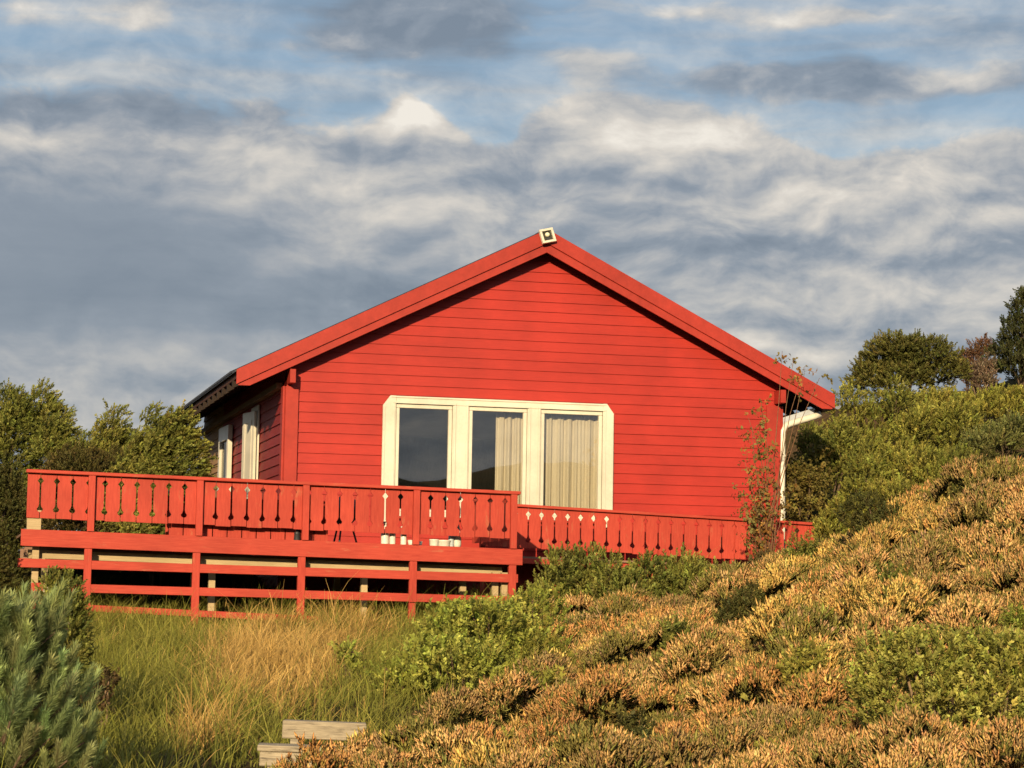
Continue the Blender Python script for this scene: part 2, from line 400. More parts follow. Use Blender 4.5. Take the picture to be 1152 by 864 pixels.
# front window
win = empty('window', (0, 0, 0)); win.parent = cabin
UL, UR, WT, WB = 1.4948, 5.2079, 2.822, .96
cs = MB()
V0, V1 = -.098, -.046
cs.prism([(UL, .87), (1.70, .87), (1.70, WT), (UL+.115, WT), (UL, WT-.155)], V0, V1)
cs.prism([(5.03, .87), (UR, .87), (UR, WT-.155), (UR-.115, WT), (5.03, WT)], V0, V1)
cs.box(1.702, 5.028, V0+.004, V1, 2.70, WT-.003); cs.box(1.702, 5.028, V0+.004, V1, WB, 1.03)
cs.box(2.60, 2.86, V0+.006, V1, 1.032, 2.698); cs.box(3.80, 4.02, V0+.006, V1, 1.032, 2.698)
cs.build('casing', M['white'], win, bevel=.004)
for o0, o1 in ((1.702, 2.598), (2.862, 3.798), (4.022, 5.028)):
    s = MB(); t = .062
    for (x0, x1, z0, z1) in ((o0, o1, 2.698-t, 2.698), (o0, o1, 1.032, 1.032+t*.7), (o0, o0+t, 1.034+t*.7, 2.696-t), (o1-t, o1, 1.034+t*.7, 2.696-t)):
        s.box(x0+.002, x1-.002, -.066, -.012, z0, z1)
    sa = s.build('sash', M['white'], win, bevel=.006)
    MB().box(o0+t-.01, o1-t+.01, -.030, -.024, 1.07, 2.645).build('pane', M['glass'], sa)
MB().box(1.60, 5.10, -.125, -.099, .925, .957).build('sill', M['trim'], win, bevel=.004)
# side door standing ajar, and a casement window beyond it
MB().box(-.06, -.034, 2.58, 2.66, .44, 2.84).box(-.06, -.034, 3.34, 3.42, .44, 2.84).box(-.06, -.034, 2.662, 3.338, 2.76, 2.838).build('door_casing', M['white'], cabin, bevel=.003)
MB().box(-.045, -.036, 2.67, 3.33, .45, 2.755).build('door_dark_panel', M['blackhole'], cabin)  # flat dark panel paints the doorway's shade, the wall is not cut
dr = empty('door', (-.066, 2.68, 0)); dr.parent = cabin; dr.rotation_euler = (0, 0, R(10))
MB().box(-.045, 0, 0, .62, .47, 2.74).build('door_leaf', M['white'], dr, bevel=.004)
pb = MB()
for z0, z1 in ((.62, 1.2), (1.35, 2.6)):
    pb.box(-.056, -.046, .12, .50, z0, z0+.04).box(-.056, -.046, .12, .50, z1-.04, z1).box(-.056, -.046, .12, .16, z0+.04, z1-.04).box(-.056, -.046, .46, .50, z0+.04, z1-.04)
pb.build('door_moulding', M['white'], dr)
MB().tube([(-.05, .56, 1.45), (-.11, .56, 1.45), (-.11, .46, 1.45)], .012, 6).build('handle', M['bluegrey'], dr)
w2 = empty('window', (-.036, 5.85, 0)); w2.parent = cabin; w2.rotation_euler = (0, 0, R(1.5))
wb = MB()
for y0, y1, z0, z1 in ((0, 1.1, 2.5, 2.76), (0, 1.1, 1.2, 1.36), (0, .16, 1.362, 2.498), (.94, 1.1, 1.362, 2.498)): wb.box(-.09, -.01, y0, y1, z0, z1)
wb.build('casing', M['white'], w2, bevel=.003)
MB().box(-.05, -.045, .161, .939, 1.363, 2.497).build('pane', M['glass'], w2)
MB().box(-.035, -.03, .161, .939, 1.363, 2.497).build('dark_backing', M['blackhole'], w2)  # dark sheet paints in the unlit room behind the glass

ml = MB()
for o0, o1 in ((1.702, 2.598), (2.862, 3.798), (4.022, 5.028)):
    for x0, x1, z0, z1 in ((o0-.05, o1+.05, 2.702, 2.732), (o0-.05, o0-.02, 1.034, 2.70), (o1+.02, o1+.05, 1.034, 2.70)): ml.box(x0, x1, V0-.012, V0+.003, z0, z1)
for x0, x1, z0, z1 in ((UL+.012, UL+.035, .88, WT-.17), (UR-.035, UR-.012, .88, WT-.17), (UL+.13, UR-.13, WT-.032, WT-.008)): ml.box(x0, x1, V0-.010, V0+.003, z0, z1)
ml.build('moulding', M['white'], win, bevel=.003)

# curtains hang free inside
def curtain(u0, u1, w0, w1, v, label, folds, sd):
    r = random.Random(sd); n = int((u1-u0)/.012); vs = []; fs = []
    ph = [r.uniform(0, 6) for _ in range(4)]
    rows = 14
    for j in range(rows+1):
        w = w1+(w0-w1)*j/rows
        for i in range(n+1):
            u = u0+(u1-u0)*i/n
            k = .030*math.sin(folds*(u-u0)*2*math.pi+ph[0]+.25*math.sin(w*1.3+ph[2]))+.016*math.sin(folds*2.3*(u-u0)*2*math.pi+ph[1]+.3*w)+.028*math.sin(5.1*(u-u0)+ph[3])*math.sin(folds*1.37*(u-u0)*2*math.pi+ph[2]-.5*w)
            vs.append((u, v+k*(.7+.3*j/rows), w))
    for j in range(rows):
        for i in range(n):
            a = j*(n+1)+i; fs.append((a, a+n+1, a+n+2, a+1))
    mb = MB(); mb.add(vs, fs)
    o = mb.build('curtain', M['curtain'], None, smooth=True); o.location = (HX, HY, HZ); o.rotation_euler = (0, 0, TH)
    sm = o.modifiers.new('thick', 'SOLIDIFY'); sm.thickness = .004
    tag(o, label, 'curtain', 'curtains in the front window')
curtain(3.36, 3.86, .70, 2.74, .19, 'narrow cream curtain gathered at the right side of the middle pane', 7.0, 3)
curtain(3.98, 5.06, .70, 2.74, .17, 'wide cream curtain drawn across the whole right pane', 6.2, 8)

# ------------------------------------------------------------------ the terrace
deck = empty('terrace', (HX, HY, HZ), TH)
tag(deck, 'red painted wooden terrace on posts with a cut-out board railing', 'terrace')
SL = .0155
rtop = lambda u: 1.236-.0143*u
ftop = lambda u: .431-.016*u
fbot = lambda u: .208-.0158*u
bbot = lambda u: .581-.0182*u
def sbox(mb, u0, u1, v0, v1, lo, hi):        # box whose bottom and top follow lines in u
    return mb.hexa([(u0, v0, lo(u0)), (u1, v0, lo(u1)), (u1, v1, lo(u1)), (u0, v1, lo(u0)), (u0, v0, hi(u0)), (u1, v0, hi(u1)), (u1, v1, hi(u1)), (u0, v1, hi(u0))])
VF = -3.6
fl_ = MB(); k = 0
v = VF+.05
while v < -.07:
    sbox(fl_, -4.0, 2.80 if v < -1.02 else 8.3, v, v+.115, lambda u: ftop(u)-.045, lambda u: ftop(u)-.012); v += .122
v = -.02
while v < 3.2:
    sbox(fl_, -4.0, -.075, v, v+.115, lambda u: ftop(u)-.045, lambda u: ftop(u)-.012); v += .122
fl_.build('deck_floor', M['greyfloor'], deck)
fa = MB(); sbox(fa, -4.06, 2.84, VF-.035, VF, fbot, ftop); fa.build('fascia_board', M['railred'], deck, bevel=.004)
fa = MB(); fa.hexa([(2.81, VF+.002, fbot(2.84)), (2.84, VF+.002, fbot(2.84)), (2.84, -1.05, fbot(2.84)), (2.81, -1.05, fbot(2.84)), (2.81, VF+.002, ftop(2.84)), (2.84, VF+.002, ftop(2.84)), (2.84, -1.05, ftop(2.84)), (2.81, -1.05, ftop(2.84))])
fa.build('fascia_board', M['railred'], deck)
for (u0, u1, f, th) in ((-4.09, 2.78, lambda u: .064-.0102*u, .118), (-3.9, 2.74, lambda u: -.25-.0092*u, .112), (-3.9, -.03, lambda u: -.598-.033*u, .088)):
    mb = MB(); sbox(mb, u0, u1, VF-.03, VF-.004, lambda u: f(u)-th, f); mb.build('cross_rail', M['railred'], deck, bevel=.004)
for i, (u, wb_) in enumerate(((-3.17, -.95), (-1.72, -1.05), (-.28, -1.05), (1.28, -.9), (2.70, -.8))):
    MB().box(u-.047, u+.047, VF-.002 if i != 2 else VF-.001, VF+.07, wb_, fbot(u)-.002).box(u-.05, u+.05, VF-.036, VF-.031, wb_+.1 if i < 3 else -.38, fbot(u)-.004).build('post', M['deckred'], deck, bevel=.004)
mb = MB(); sbox(mb, -3.95, 2.62, -3.34, -3.28, lambda u: .062-.0145*u, lambda u: .175-.0145*u); mb.build('beam', M['pale'], deck)
for jv in (-2.2, -1.1):
    mb = MB(); sbox(mb, -3.95, 2.62, jv, jv+.06, lambda u: .1-.0145*u, lambda u: .24-.0145*u); mb.build('beam', M['greyfloor'], deck)
for u, v, w1 in ((-3.85, -3.42, .40), (-1.46, -3.26, .2), (.66, -3.26, .06), (2.2, -2.7, .1), (2.50, -3.40, .06), (2.62, -3.46, .06), (-1.46, -1.1, .2), (.66, -1.1, .06), (-3.6, -1.1, .2)):
    MB().box(u-.045, u+.045, v-.045, v+.045, -1.0, w1).build('support_post', M['pale'], deck, bevel=.004)
MB().box(-3.75, -3.50, -3.75, -3.5, -.95, -.22).build('foundation_block', M['concrete'], deck, bevel=.02)
# railings: boards with half cut-outs, so a slot with a spade at each end shows between neighbours
PROF = [(0, .004), (.09, .004), (.105, .014), (.165, .042), (.225, .013), (.25, .0125), (.69, .0125), (.745, .020), (.80, .043), (.845, .030), (.86, .005), (1, .005)]
def balusters(u0, u1, pitch, top, bot, v, phase=0.0, skip=()):
    mb = MB(); r = random.Random(7); u = u0+phase
    edges = [u0]
    while u < u1-.03:
        if u > u0+.03: edges.append(u)
        u += pitch
    edges.append(u1)
    for i in range(len(edges)-1):
        a, b = edges[i], edges[i+1]; jt = r.uniform(-.008, .008); jv = r.uniform(-.004, .004)
        def edge(uu, sgn, first):
            out = []
            for f, g in PROF:
                x = uu+sgn*(g if not first else .004)+r.uniform(-.001, .001)
                T, B = top(uu), bot(uu)+jt
                out.append((x, T+(B-T)*f))
            return out
        L = edge(a, 1, i == 0); Rr = edge(b, -1, i == len(edges)-2)
        mb.prism(L+Rr[::-1], v+jv, v+jv+.022)
    return mb
hr_ = lambda u: rtop(u)-.046
rail = balusters(-4.0, 2.70, .2135, hr_, bbot, VF+.004, .175).build('railing', M['deckred'], deck)
mb = MB(); sbox(mb, -4.02, 2.79, VF-.075, VF+.075, lambda u: rtop(u)-.045, rtop); mb.build('handrail', M['railred'], rail, bevel=.006)
for u in (-3.15, -1.70, -.245, 1.305, 2.70):
    MB().box(u-.046, u+.046, VF-.066, VF-.0, ftop(u)+.003, rtop(u)-.047).build('post', M['deckred'], rail, bevel=.004)
MB().box(-3.985, -3.80, VF+.03, VF+.12, ftop(-3.9)-.01, bbot(-3.9)+.10).build('post', M['pale'], rail, label='bare pale timber stub at the railing end')
# end railing at right angles, hidden behind the front one
mb = balusters(-3.5, -1.05, .2135, lambda s: hr_(2.7), lambda s: bbot(2.7), 0)
mb.v = [(2.72+y, x, z) for x, y, z in mb.v]; r2 = mb.build('railing', M['deckred'], deck)
MB().box(2.66, 2.80, -3.52, -.95, rtop(2.7)-.052, rtop(2.7)-.008).build('handrail', M['railred'], r2, bevel=.006)
# walkway railing along the gable
VB = -1.0
rtb = lambda u: 1.262-.0325*u
r3 = balusters(2.86, 8.25, .207, lambda u: rtb(u)-.043, lambda u: .60-.030*u, VB, .12).build('railing', M['deckred'], deck)
mb = MB(); sbox(mb, 2.83, 8.30, VB-.06, VB+.06, lambda u: rtb(u)-.042, rtb); mb.build('handrail', M['railred'], r3, bevel=.006)
mb = MB(); sbox(mb, 2.86, 7.9, VB-.03, VB, lambda u: .36-.030*u, lambda u: .44-.030*u); mb.build('bottom_rail', M['railred'], r3, bevel=.004)
for u in (2.9, 4.72, 5.42, 5.56, 6.9, 8.2):
    MB().box(u-.04, u+.04, VB+.024, VB+.09, -.5, rtb(u)-.045).build('post', M['deckred'], r3, bevel=.004)

# things standing on the terrace
def house_obj(o): o.location = (HX, HY, HZ); o.rotation_euler = (0, 0, TH); return o
bn = empty('storage_bench', (HX, HY, HZ), TH)
tag(bn, 'long red slatted wooden bench box standing on the terrace behind the railing', 'bench')
mb = MB(); u = -2.08
while u < .02:
    mb.box(u, u+.185, -3.42, -3.395, ftop(u)-.005, .93-.014*u); u += .2
mb.build('slatted_front', M['deckred'], bn)
MB().box(-2.08, .03, -2.95, -2.925, .45, .93).build('back_board', M['deckred'], bn)
MB().box(-2.12, .07, -3.45, -2.90, .955, .99).build('seat', M['railred'], bn, bevel=.004)
for u in (-2.0, -.05): MB().box(u-.04, u+.04, -3.39, -2.955, .44, .94).build('leg_board', M['darkwood'], bn)
BOT = [(.0, 0), (.052, 0), (.055, .02), (.055, .15), (.045, .19), (.022, .23), (.02, .29), (.026, .30), (.02, .31)]
def lathe_thing(name, prof, u, v, mat, label, cat, group=None):
    b = MB().lathe([(max(r_, .001), z) for r_, z in prof], (0, 0, 0), 16).build(name, mat, None, smooth=True)
    c, s = math.cos(TH), math.sin(TH)
    b.location = (HX+u*c-v*s, HY+u*s+v*c, HZ+ftop(u)-.010); tag(b, label, cat, group); return b
G1 = 'white bottles and pots behind the railing'
lathe_thing('bottle', BOT, .905, -3.45, M['ceramic'], 'leftmost white bottle standing under the railing boards', 'bottle', G1)
lathe_thing('bottle', [(r_*.8, z*1.25) for r_, z in BOT], 1.015, -3.43, M['ceramic'], 'slim tall white bottle just right of the leftmost bottle', 'bottle', G1)
lathe_thing('candle', [(.04, 0), (.042, .01), (.042, .26), (.03, .27), (.004, .275), (.004, .29)], 1.165, -3.47, M['ceramic'], 'straight white pillar candle left of the low white cups', 'candle', G1)
CUP = [(.001, 0), (.04, 0), (.05, .08), (.046, .08), (.038, .015), (.001, .015)]
lathe_thing('cup', CUP, 1.27, -3.49, M['ceramic'], 'low white cup nearest the pillar candle', 'cup', G1)
lathe_thing('cup', [(a_*1.1, z*.85) for a_, z in CUP], 1.385, -3.45, M['ceramic'], 'low white cup behind the second post from the right', 'cup', G1)
POT = [(.001, 0), (.05, 0), (.062, .02), (.066, .085), (.07, .09), (.07, .105), (.06, .105), (.055, .03), (.001, .03)]
lathe_thing('flower_pot', POT, 1.60, -3.47, M['ceramic'], 'small white pot left of the wide white tub', 'pot', G1)
lathe_thing('tub', [(a_*1.5, z*.95) for a_, z in POT], 1.745, -3.43, M['ceramic'], 'wide low white tub between the small pot and the bluish bottle', 'tub', G1)
lathe_thing('bottle', [(r_*.75, z*.95) for r_, z in BOT], 1.855, -3.42, M['bluish'], 'pale bluish bottle beside the tall white vase', 'bottle', G1)
vs = empty('tall_vase', (0, 0, 0)); c, s = math.cos(TH), math.sin(TH); u, v = 1.945, -3.36
vs.location = (HX+u*c-v*s, HY+u*s+v*c, HZ+ftop(u)-.010); tag(vs, 'tall slim white vase showing through the railing slot by the right end', 'vase', G1)
MB().lathe([(.001, 0), (.06, 0), (.07, .06), (.066, .22), (.04, .30), (.03, .38), (.05, .46), (.052, .55), (.03, .62), (.024, .66)], n=16).build('body', M['ceramic'], vs, smooth=True)
MB().lathe([(.03, .662), (.06, .68), (.064, .72), (.045, .76), (.001, .765)], n=16).build('rim', M['ceramic'], vs, smooth=True)
lathe_thing('lantern', [(.001, 0), (.04, 0), (.045, .02), (.04, .1), (.045, .11), (.02, .14), (.012, .16)], -.33, -3.47, M['darkplastic'], 'small dark lantern at the foot of the middle railing post', 'lantern')
gr = empty('grill', (0, 0, 0)); u, v = .40, -3.0; gr.location = (HX+u*c-v*s, HY+u*s+v*c, HZ+ftop(u)-.010)
tag(gr, 'dark kettle grill half hidden behind the railing left of the white bottles', 'grill')
MB().lathe([(.001, .28), (.12, .30), (.2, .38), (.23, .48), (.23, .5), (.2, .6), (.1, .66), (.02, .68), (.02, .71), (.001, .71)], n=20).build('bowl', M['darkplastic'], gr, smooth=True)
for k in range(3):
    t = k*2.1+.3; MB().tube([(.1*math.cos(t), .1*math.sin(t), .32), (.2*math.cos(t), .2*math.sin(t), 0)], .014, 6).build('leg', M['darkplastic'], gr)

# ------------------------------------------------------------------ timber steps in the grass
def steps():
    o = at(355, 832, 15.9); root = empty('timber_steps', (o[0], o[1], o[2]), R(4)); root.rotation_euler = (0, R(1.5), R(4)); root.scale = (.88, .88, .88)
    tag(root, 'weathered grey timber steps half covered by heather at the bottom of the grass', 'steps')
    MB().box(-.255, .38, 0, .045, 0, .135).build('riser', M['grey'], root, bevel=.006)
    MB().box(-.25, .38, .047, .32, .095, .13).build('tread', M['grey'], root, bevel=.006)
    MB().box(-.19, -.12, -.03, .04, -.14, -.003).build('bearer', M['grey'], root)
    MB().box(-.42, .40, -.50, -.16, -.075, -.03).build('tread', M['grey'], root, bevel=.006)
    MB().box(-.40, .40, -.488, -.44, -.185, -.077).build('riser', M['grey'], root, bevel=.006)
    MB().box(-.34, -.26, -.47, -.40, -.5, -.187).build('bearer', M['grey'], root)
    MB().box(.2, .28, -.47, -.40, -.5, -.187).build('bearer', M['grey'], root)
    return o
STEP = steps()

# ------------------------------------------------------------------ vegetation
def unit(v): return v/np.maximum(np.linalg.norm(v, axis=-1, keepdims=True), 1e-9)
def blades(specs):
    """specs: (base, dir, length, width, side, tag0, tag1, bend) -> quads in a proto"""
    V = []; Q = []; T = []
    for (b, d, L, w, sd, t0, t1) in specs:
        b = np.array(b); d = np.array(d)/np.linalg.norm(d); sd = np.array(sd); sd = sd-d*(sd@d); sd = sd/np.linalg.norm(sd)
        n = len(V); c_ = np.cross(d, sd)*w*.22
        V += [b, b+d*L*.55+sd*w*.5+c_, b+d*L, b+d*L*.55-sd*w*.5+c_]; T += [.3+.7*t0, .3+.35*(t0+t1), .3+.7*t1, .3+.35*(t0+t1)]; Q.append((n, n+1, n+2, n+3))
    return np.array(V), np.array(Q), np.array(T)
def spray_proto(r, n=14, spread=.7, w=.13, L=.44, flat=1.0, taper=.55):
    sp = [((0, 0, 0), (0, 0, 1), 1.0, .05, (1, .3, 0), .1, .6)]
    for i in range(n):
        h = .08+.88*(i+r.uniform(0, .7))/n; a = r.uniform(0, 6.283)
        d = (math.cos(a)*spread, math.sin(a)*spread*flat, 1-.2*r.random())
        sp.append(((0, 0, h), d, L*(1-taper*h)*r.uniform(.7, 1.2), w*r.uniform(.7, 1.2), (-math.sin(a)+r.uniform(-.5, .5), math.cos(a), r.uniform(-.5, .5)), .15+.5*h, .45+.55*h))
    return blades(sp)
def leaf_proto(r, n=9):
    sp = [((0, 0, 0), (0, 0, 1), 1.0, .035, (1, .3, 0), .0, .1)]
    for i in range(n):
        h = .15+.85*(i+r.uniform(0, .7))/n; a = r.uniform(0, 6.283)
        d = (math.cos(a), math.sin(a), r.uniform(-.3, .7))
        sp.append(((0, 0, h), d, .36*r.uniform(.6, 1.1), .24*r.uniform(.7, 1.2), (-math.sin(a)+r.uniform(-.5, .5), math.cos(a), r.uniform(-.4, .4)), .3+.3*r.random(), .6+.4*r.random()))
    return blades(sp)
def pine_proto(r, n=170):
    sp = [((0, 0, 0), (0, 0, 1), .92, .035, (1, .3, 0), .0, .1), ((0, 0, 0), (0, 0, 1), .92, .035, (.3, -1, 0), .0, .1)]
    for i in range(n):
        h = .05+.92*(i/n); a = i*2.39996+r.uniform(-.3, .3)
        d = (math.cos(a)*.8+r.uniform(-.2, .2), math.sin(a)*.8+r.uniform(-.2, .2), .8+.4*h)
        sp.append(((.01*math.cos(a), .01*math.sin(a), h), d, .33*r.uniform(.7, 1.2)*(1-.25*h), .021, (-math.sin(a), math.cos(a), .2), .35+.2*h, .7+.3*r.random()))
    return blades(sp)
def heather_proto(r, flower=True):
    """a tuft: a few short knobbly flower spikes (or leafy shoots) fanning out of one stem"""
    V = []; Q = []; T = []
    for q in range(3 if flower else 4):
        a = q*1.9+r.uniform(-.4, .4); t_ = r.uniform(.1, .55); ln = r.uniform(.75, 1.15); z0 = r.uniform(-.25, .15)
        ax = np.array([math.cos(a)*t_, math.sin(a)*t_, 1.0]); ax /= np.linalg.norm(ax)
        e1 = np.cross(ax, [.3, 1, .2]); e1 /= np.linalg.norm(e1); e2 = np.cross(ax, e1)
        prof = [(0, .03, .1), (.25, .09, .6), (.48, .10, .8), (.72, .075, .9), (1.0, .015, 1)] if flower else [(0, .02, .1), (.3, .06, .3), (.6, .05, .45), (1, .01, .6)]
        n = 3; o = len(V)
        for i, (z, rad, t) in enumerate(prof):
            c = np.array([0, 0, z0])+ax*z*ln
            for j in range(n):
                b = 6.283*j/n+i*1.05+q; w = rad*r.uniform(.5, 1.5); V.append(c+e1*w*math.cos(b)+e2*w*math.sin(b)); T.append(max(0, t+r.uniform(-.28, .25)))
        for i in range(len(prof)-1):
            for j in range(n): Q.append((o+i*n+j, o+i*n+(j+1) % n, o+(i+1)*n+(j+1) % n, o+(i+1)*n+j))
    return np.array(V), np.array(Q), np.array(T)
def scatter(protos, pos, dirs, size, cbase, ctip, jit=.18, widen=None):
    """copies of the protos at pos along dirs; colours run from cbase to ctip along each copy"""
    n = len(pos); which = rng.integers(0, len(protos), n)
    Vs = []; Qs = []; Cs = []; off = 0
    d = unit(dirs); ref = unit(rng.normal(size=(n, 3))); t = unit(np.cross(d, ref)); b = np.cross(d, t)
    j = 1+jit*rng.normal(size=(n, 1)); j = np.clip(j, .45, 1.7)
    hue = 1+.05*rng.normal(size=(n, 3))
    for k, (pv, pq, pt) in enumerate(protos):
        s = np.where(which == k)[0]
        if not len(s): continue
        sz = size[s][:, None, None]; wd = 1.0 if widen is None else widen[s][:, None, None]
        P = pos[s][:, None, :]+sz*(wd*(pv[None, :, 0:1]*t[s][:, None, :]+pv[None, :, 1:2]*b[s][:, None, :])+pv[None, :, 2:3]*d[s][:, None, :])
        tt = pt[None, :, None]
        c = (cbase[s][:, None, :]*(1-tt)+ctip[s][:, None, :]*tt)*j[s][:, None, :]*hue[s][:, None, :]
        m_, vn = len(s), len(pv)
        Q = pq[None]+(np.arange(m_)*vn)[:, None, None]+off
        Vs.append(P.reshape(-1, 3)); Qs.append(Q.reshape(-1, pq.shape[1])); Cs.append(np.broadcast_to(c, P.shape).reshape(-1, 3)); off += m_*vn
    return np.concatenate(Vs), np.concatenate(Qs), np.clip(np.concatenate(Cs), .004, .95)
pr = random.Random(3)
JUN = [spray_proto(pr) for _ in range(6)]
JUNC = [spray_proto(pr, 14, .95, .17, .44, 1, .35) for _ in range(6)]
LEAF = [leaf_proto(pr) for _ in range(6)]
PINE = [pine_proto(pr) for _ in range(4)]
HEA = [heather_proto(pr) for _ in range(8)]
HEG = [heather_proto(pr, False) for _ in range(6)]

def cone_lobes(rx, ry, h, n, r):
    L = []
    for i in range(n):
        z = .12+.84*i/n; w = (1-z)*.95+.05; a = i*2.4; q = .35*w if z < .8 else 0
        L.append((rx*q*math.cos(a), ry*q*math.sin(a), h*z, rx*w*.72+.05, ry*w*.72+.05, h*.10))
    return L
def make_lobes(rx, ry, h, n, r):
    L = [(0, 0, h*.42, rx*.62, ry*.62, h*.42)]
    for i in range(n):
        a = r.uniform(0, 6.283); q = math.sqrt(r.random()); z = r.uniform(.22, .86)
        env = math.sqrt(max(0, 1-((z-.35)/.72)**2)) if z > .35 else 1.0
        rr = r.uniform(.28, .48)
        L.append((rx*env*q*math.cos(a)*.72, ry*env*q*math.sin(a)*.72, h*z, rx*rr, ry*rr, min(h*rr*.75, h*(1-z)+h*.05)))
    return L
def foliage_points(L, dens, s, shell=.72, down=-.35):
    P = []; D = []
    L = np.array(L)
    for i, (x, y, z, a, b, c) in enumerate(L):
        area = 4*math.pi*((a*b)**1.6+(a*c)**1.6+(b*c)**1.6)**(1/1.6)/3**(1/1.6)
        n = int(dens*area/(s*s))+8
        d = unit(rng.normal(size=(n, 3))); d = d[d[:, 2] > down]; n = len(d)
        k = 1-(1-shell)*rng.random(n)**1.6
        k *= 1+.14*np.sin(d[:, 0]*7+i*1.7)*np.sin(d[:, 1]*6+i)*1+.10*np.sin(d[:, 2]*11+i*2.3)
        p = np.array([x, y, z])+d*np.array([a, b, c])*k[:, None]
        keep = np.ones(n, bool)
        for j, (x2, y2, z2, a2, b2, c2) in enumerate(L):
            if j != i: keep &= (((p-np.array([x2, y2, z2]))/np.array([a2, b2, c2]))**2).sum(1) > .42
        inn = rng.random(n) < .30; k2 = np.where(inn, rng.uniform(.35, .8, n), 1.0)
        p = np.array([x, y, z])+(p-np.array([x, y, z]))*k2[:, None]; keep &= (p[:, 2] > 0)
        P.append(p[keep]); D.append(unit(d*np.array([1/a, 1/b, 1/c]))[keep])
    return np.concatenate(P), np.concatenate(D)
DK, FS = 8.5, .68
NF = 0
def plant(name, label, cat, px, D, ytop, half, base, tip, s=.22, dens=.55, protos=None, lobes=9, group=None, tree=False, upw=.7, lean=(0, 0, 0), ryf=.85, seed=0, zmin=None, jit=.2, stems=7, bark='bark', extra_h=0, foot=None, spread=.35, tone=.36, cone=False):
    global NF
    r = random.Random(seed*77+13)
    protos = protos or JUN
    topp = at(px, ytop, D); x, y = topp[0], topp[1]; gz = float(ground_z(np.array([x]), np.array([y]))[0])
    if foot is not None: gz = foot
    h = max(topp[2]-gz, .66 if name == 'dwarf_shrub' else .40); rx = half/F*D; ry = rx*ryf
    root = empty(name, (x, y, gz)); tag(root, label, cat, group)
    hl_ = h
    if tree:
        z0 = h*.3; L = [(a, b, z0+c*(h-z0)/h, d, e, f*(h-z0)/h) for a, b, c, d, e, f in make_lobes(rx, ry, h, lobes, r)]
    else: L = (cone_lobes if cone else make_lobes)(rx, ry, h, lobes, r)
    top = max(l[2]+l[5] for l in L); kz = (h-s*.35)/top
    L = [(a, b, c*kz, d, e, f*kz) for a, b, c, d, e, f in L]
    s *= FS
    P, Dn = foliage_points(L, dens*DK, s)
    ok = P[:, 2] > (.02 if zmin is None else zmin); P, Dn = P[ok], Dn[ok]
    dirs = unit(Dn*.75+np.array([0, 0, upw])+np.array(lean)+rng.normal(size=P.shape)*spread)
    n = len(P); size = s*rng.uniform(.6, 1.25, n)
    # whole branches differ in tone, some yellower, some bluer; contrast also paints clump shading
    cell = np.sin(P[:, 0]*3.1/rx+seed)*np.sin(P[:, 2]*4.3/h+seed*2)+.6*np.sin(P[:, 1]*5/ry+P[:, 0]*4/rx)
    mixv = np.clip(.5+tone*cell+.2*rng.normal(size=n), 0, 1)[:, None]
    tipA, tipB = np.array(tip[0]), np.array(tip[1])
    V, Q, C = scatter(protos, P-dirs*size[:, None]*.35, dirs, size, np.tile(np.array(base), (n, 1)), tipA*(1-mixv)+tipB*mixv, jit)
    NF += len(Q)
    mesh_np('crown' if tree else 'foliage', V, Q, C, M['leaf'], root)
    mb = MB()
    if tree:
        mb.tube([(0, 0, -.3), (rx*.04, 0, h*.25), (-rx*.05, ry*.05, h*.55), (0, 0, h*.85)], [h*.035, h*.028, h*.018, .012], 8)
    for i in range(stems):
        l = L[r.randrange(len(L))]
        a = (r.uniform(-.06, .06), r.uniform(-.06, .06), -.2) if not tree else (0, 0, h*r.uniform(.2, .5))
        mid = ((a[0]+l[0])*.5+r.uniform(-.05, .05), (a[1]+l[1])*.5, a[2]*.4+l[2]*.55)
        mb.tube([a, mid, (l[0], l[1], l[2]+l[5]*.6)], [.03*max(.5, h/2), .02*max(.5, h/2), .006], 6)
    mb.build('trunk' if tree else 'stem', M[bark], root, smooth=True)
    return root, L

OL = [(.25, .28, .06), (.42, .41, .09)]          # olive juniper
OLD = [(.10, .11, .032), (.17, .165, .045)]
BR = [(.40, .46, .08), (.60, .62, .13)]            # bright green juniper
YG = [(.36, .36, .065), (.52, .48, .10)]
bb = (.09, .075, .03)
DL = .85
GL = 'junipers beyond the left end of the terrace'
GT = dict(group=GL, dens=1.0, spread=.32, upw=.45, tone=.42)
plant('juniper', 'tall rounded juniper at the left picture edge, the highest of its row', 'juniper', 18, 45, 431, 66, bb, OL, s=.28, seed=1, lean=(.5, 0, .1), lobes=15, **GT)
plant('juniper', 'olive juniper in the dip right of the highest one', 'juniper', 84, 43.5, 459, 58, bb, OL, s=.26, seed=17, lean=(.5, 0, 0), lobes=12, **GT)
plant('juniper', 'rounded olive juniper between the dip and the cabin-side one', 'juniper', 128, 41, 455, 58, bb, OL, s=.28, seed=2, lean=(.6, 0, 0), lobes=14, **GT)
plant('juniper', 'broad olive juniper touching the cabin eave, its sprays leaning right', 'juniper', 184, 36.5, 452, 62, bb, OL, s=.28, seed=3, lean=(.9, 0, 0), lobes=16, **GT)
plant('juniper', 'low brownish juniper just above the left end of the railing', 'juniper', 95, 39, 503, 85, bb, [(.17, .115, .04), (.15, .14, .04)], s=.2, group=GL, seed=4, dens=DL)
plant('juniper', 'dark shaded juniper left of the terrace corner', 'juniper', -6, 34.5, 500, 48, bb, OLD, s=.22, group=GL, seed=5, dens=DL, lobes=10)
plant('juniper', 'dark low juniper under the left terrace corner', 'juniper', -14, 31, 560, 36, bb, OLD, s=.18, group=GL, seed=6, dens=DL)
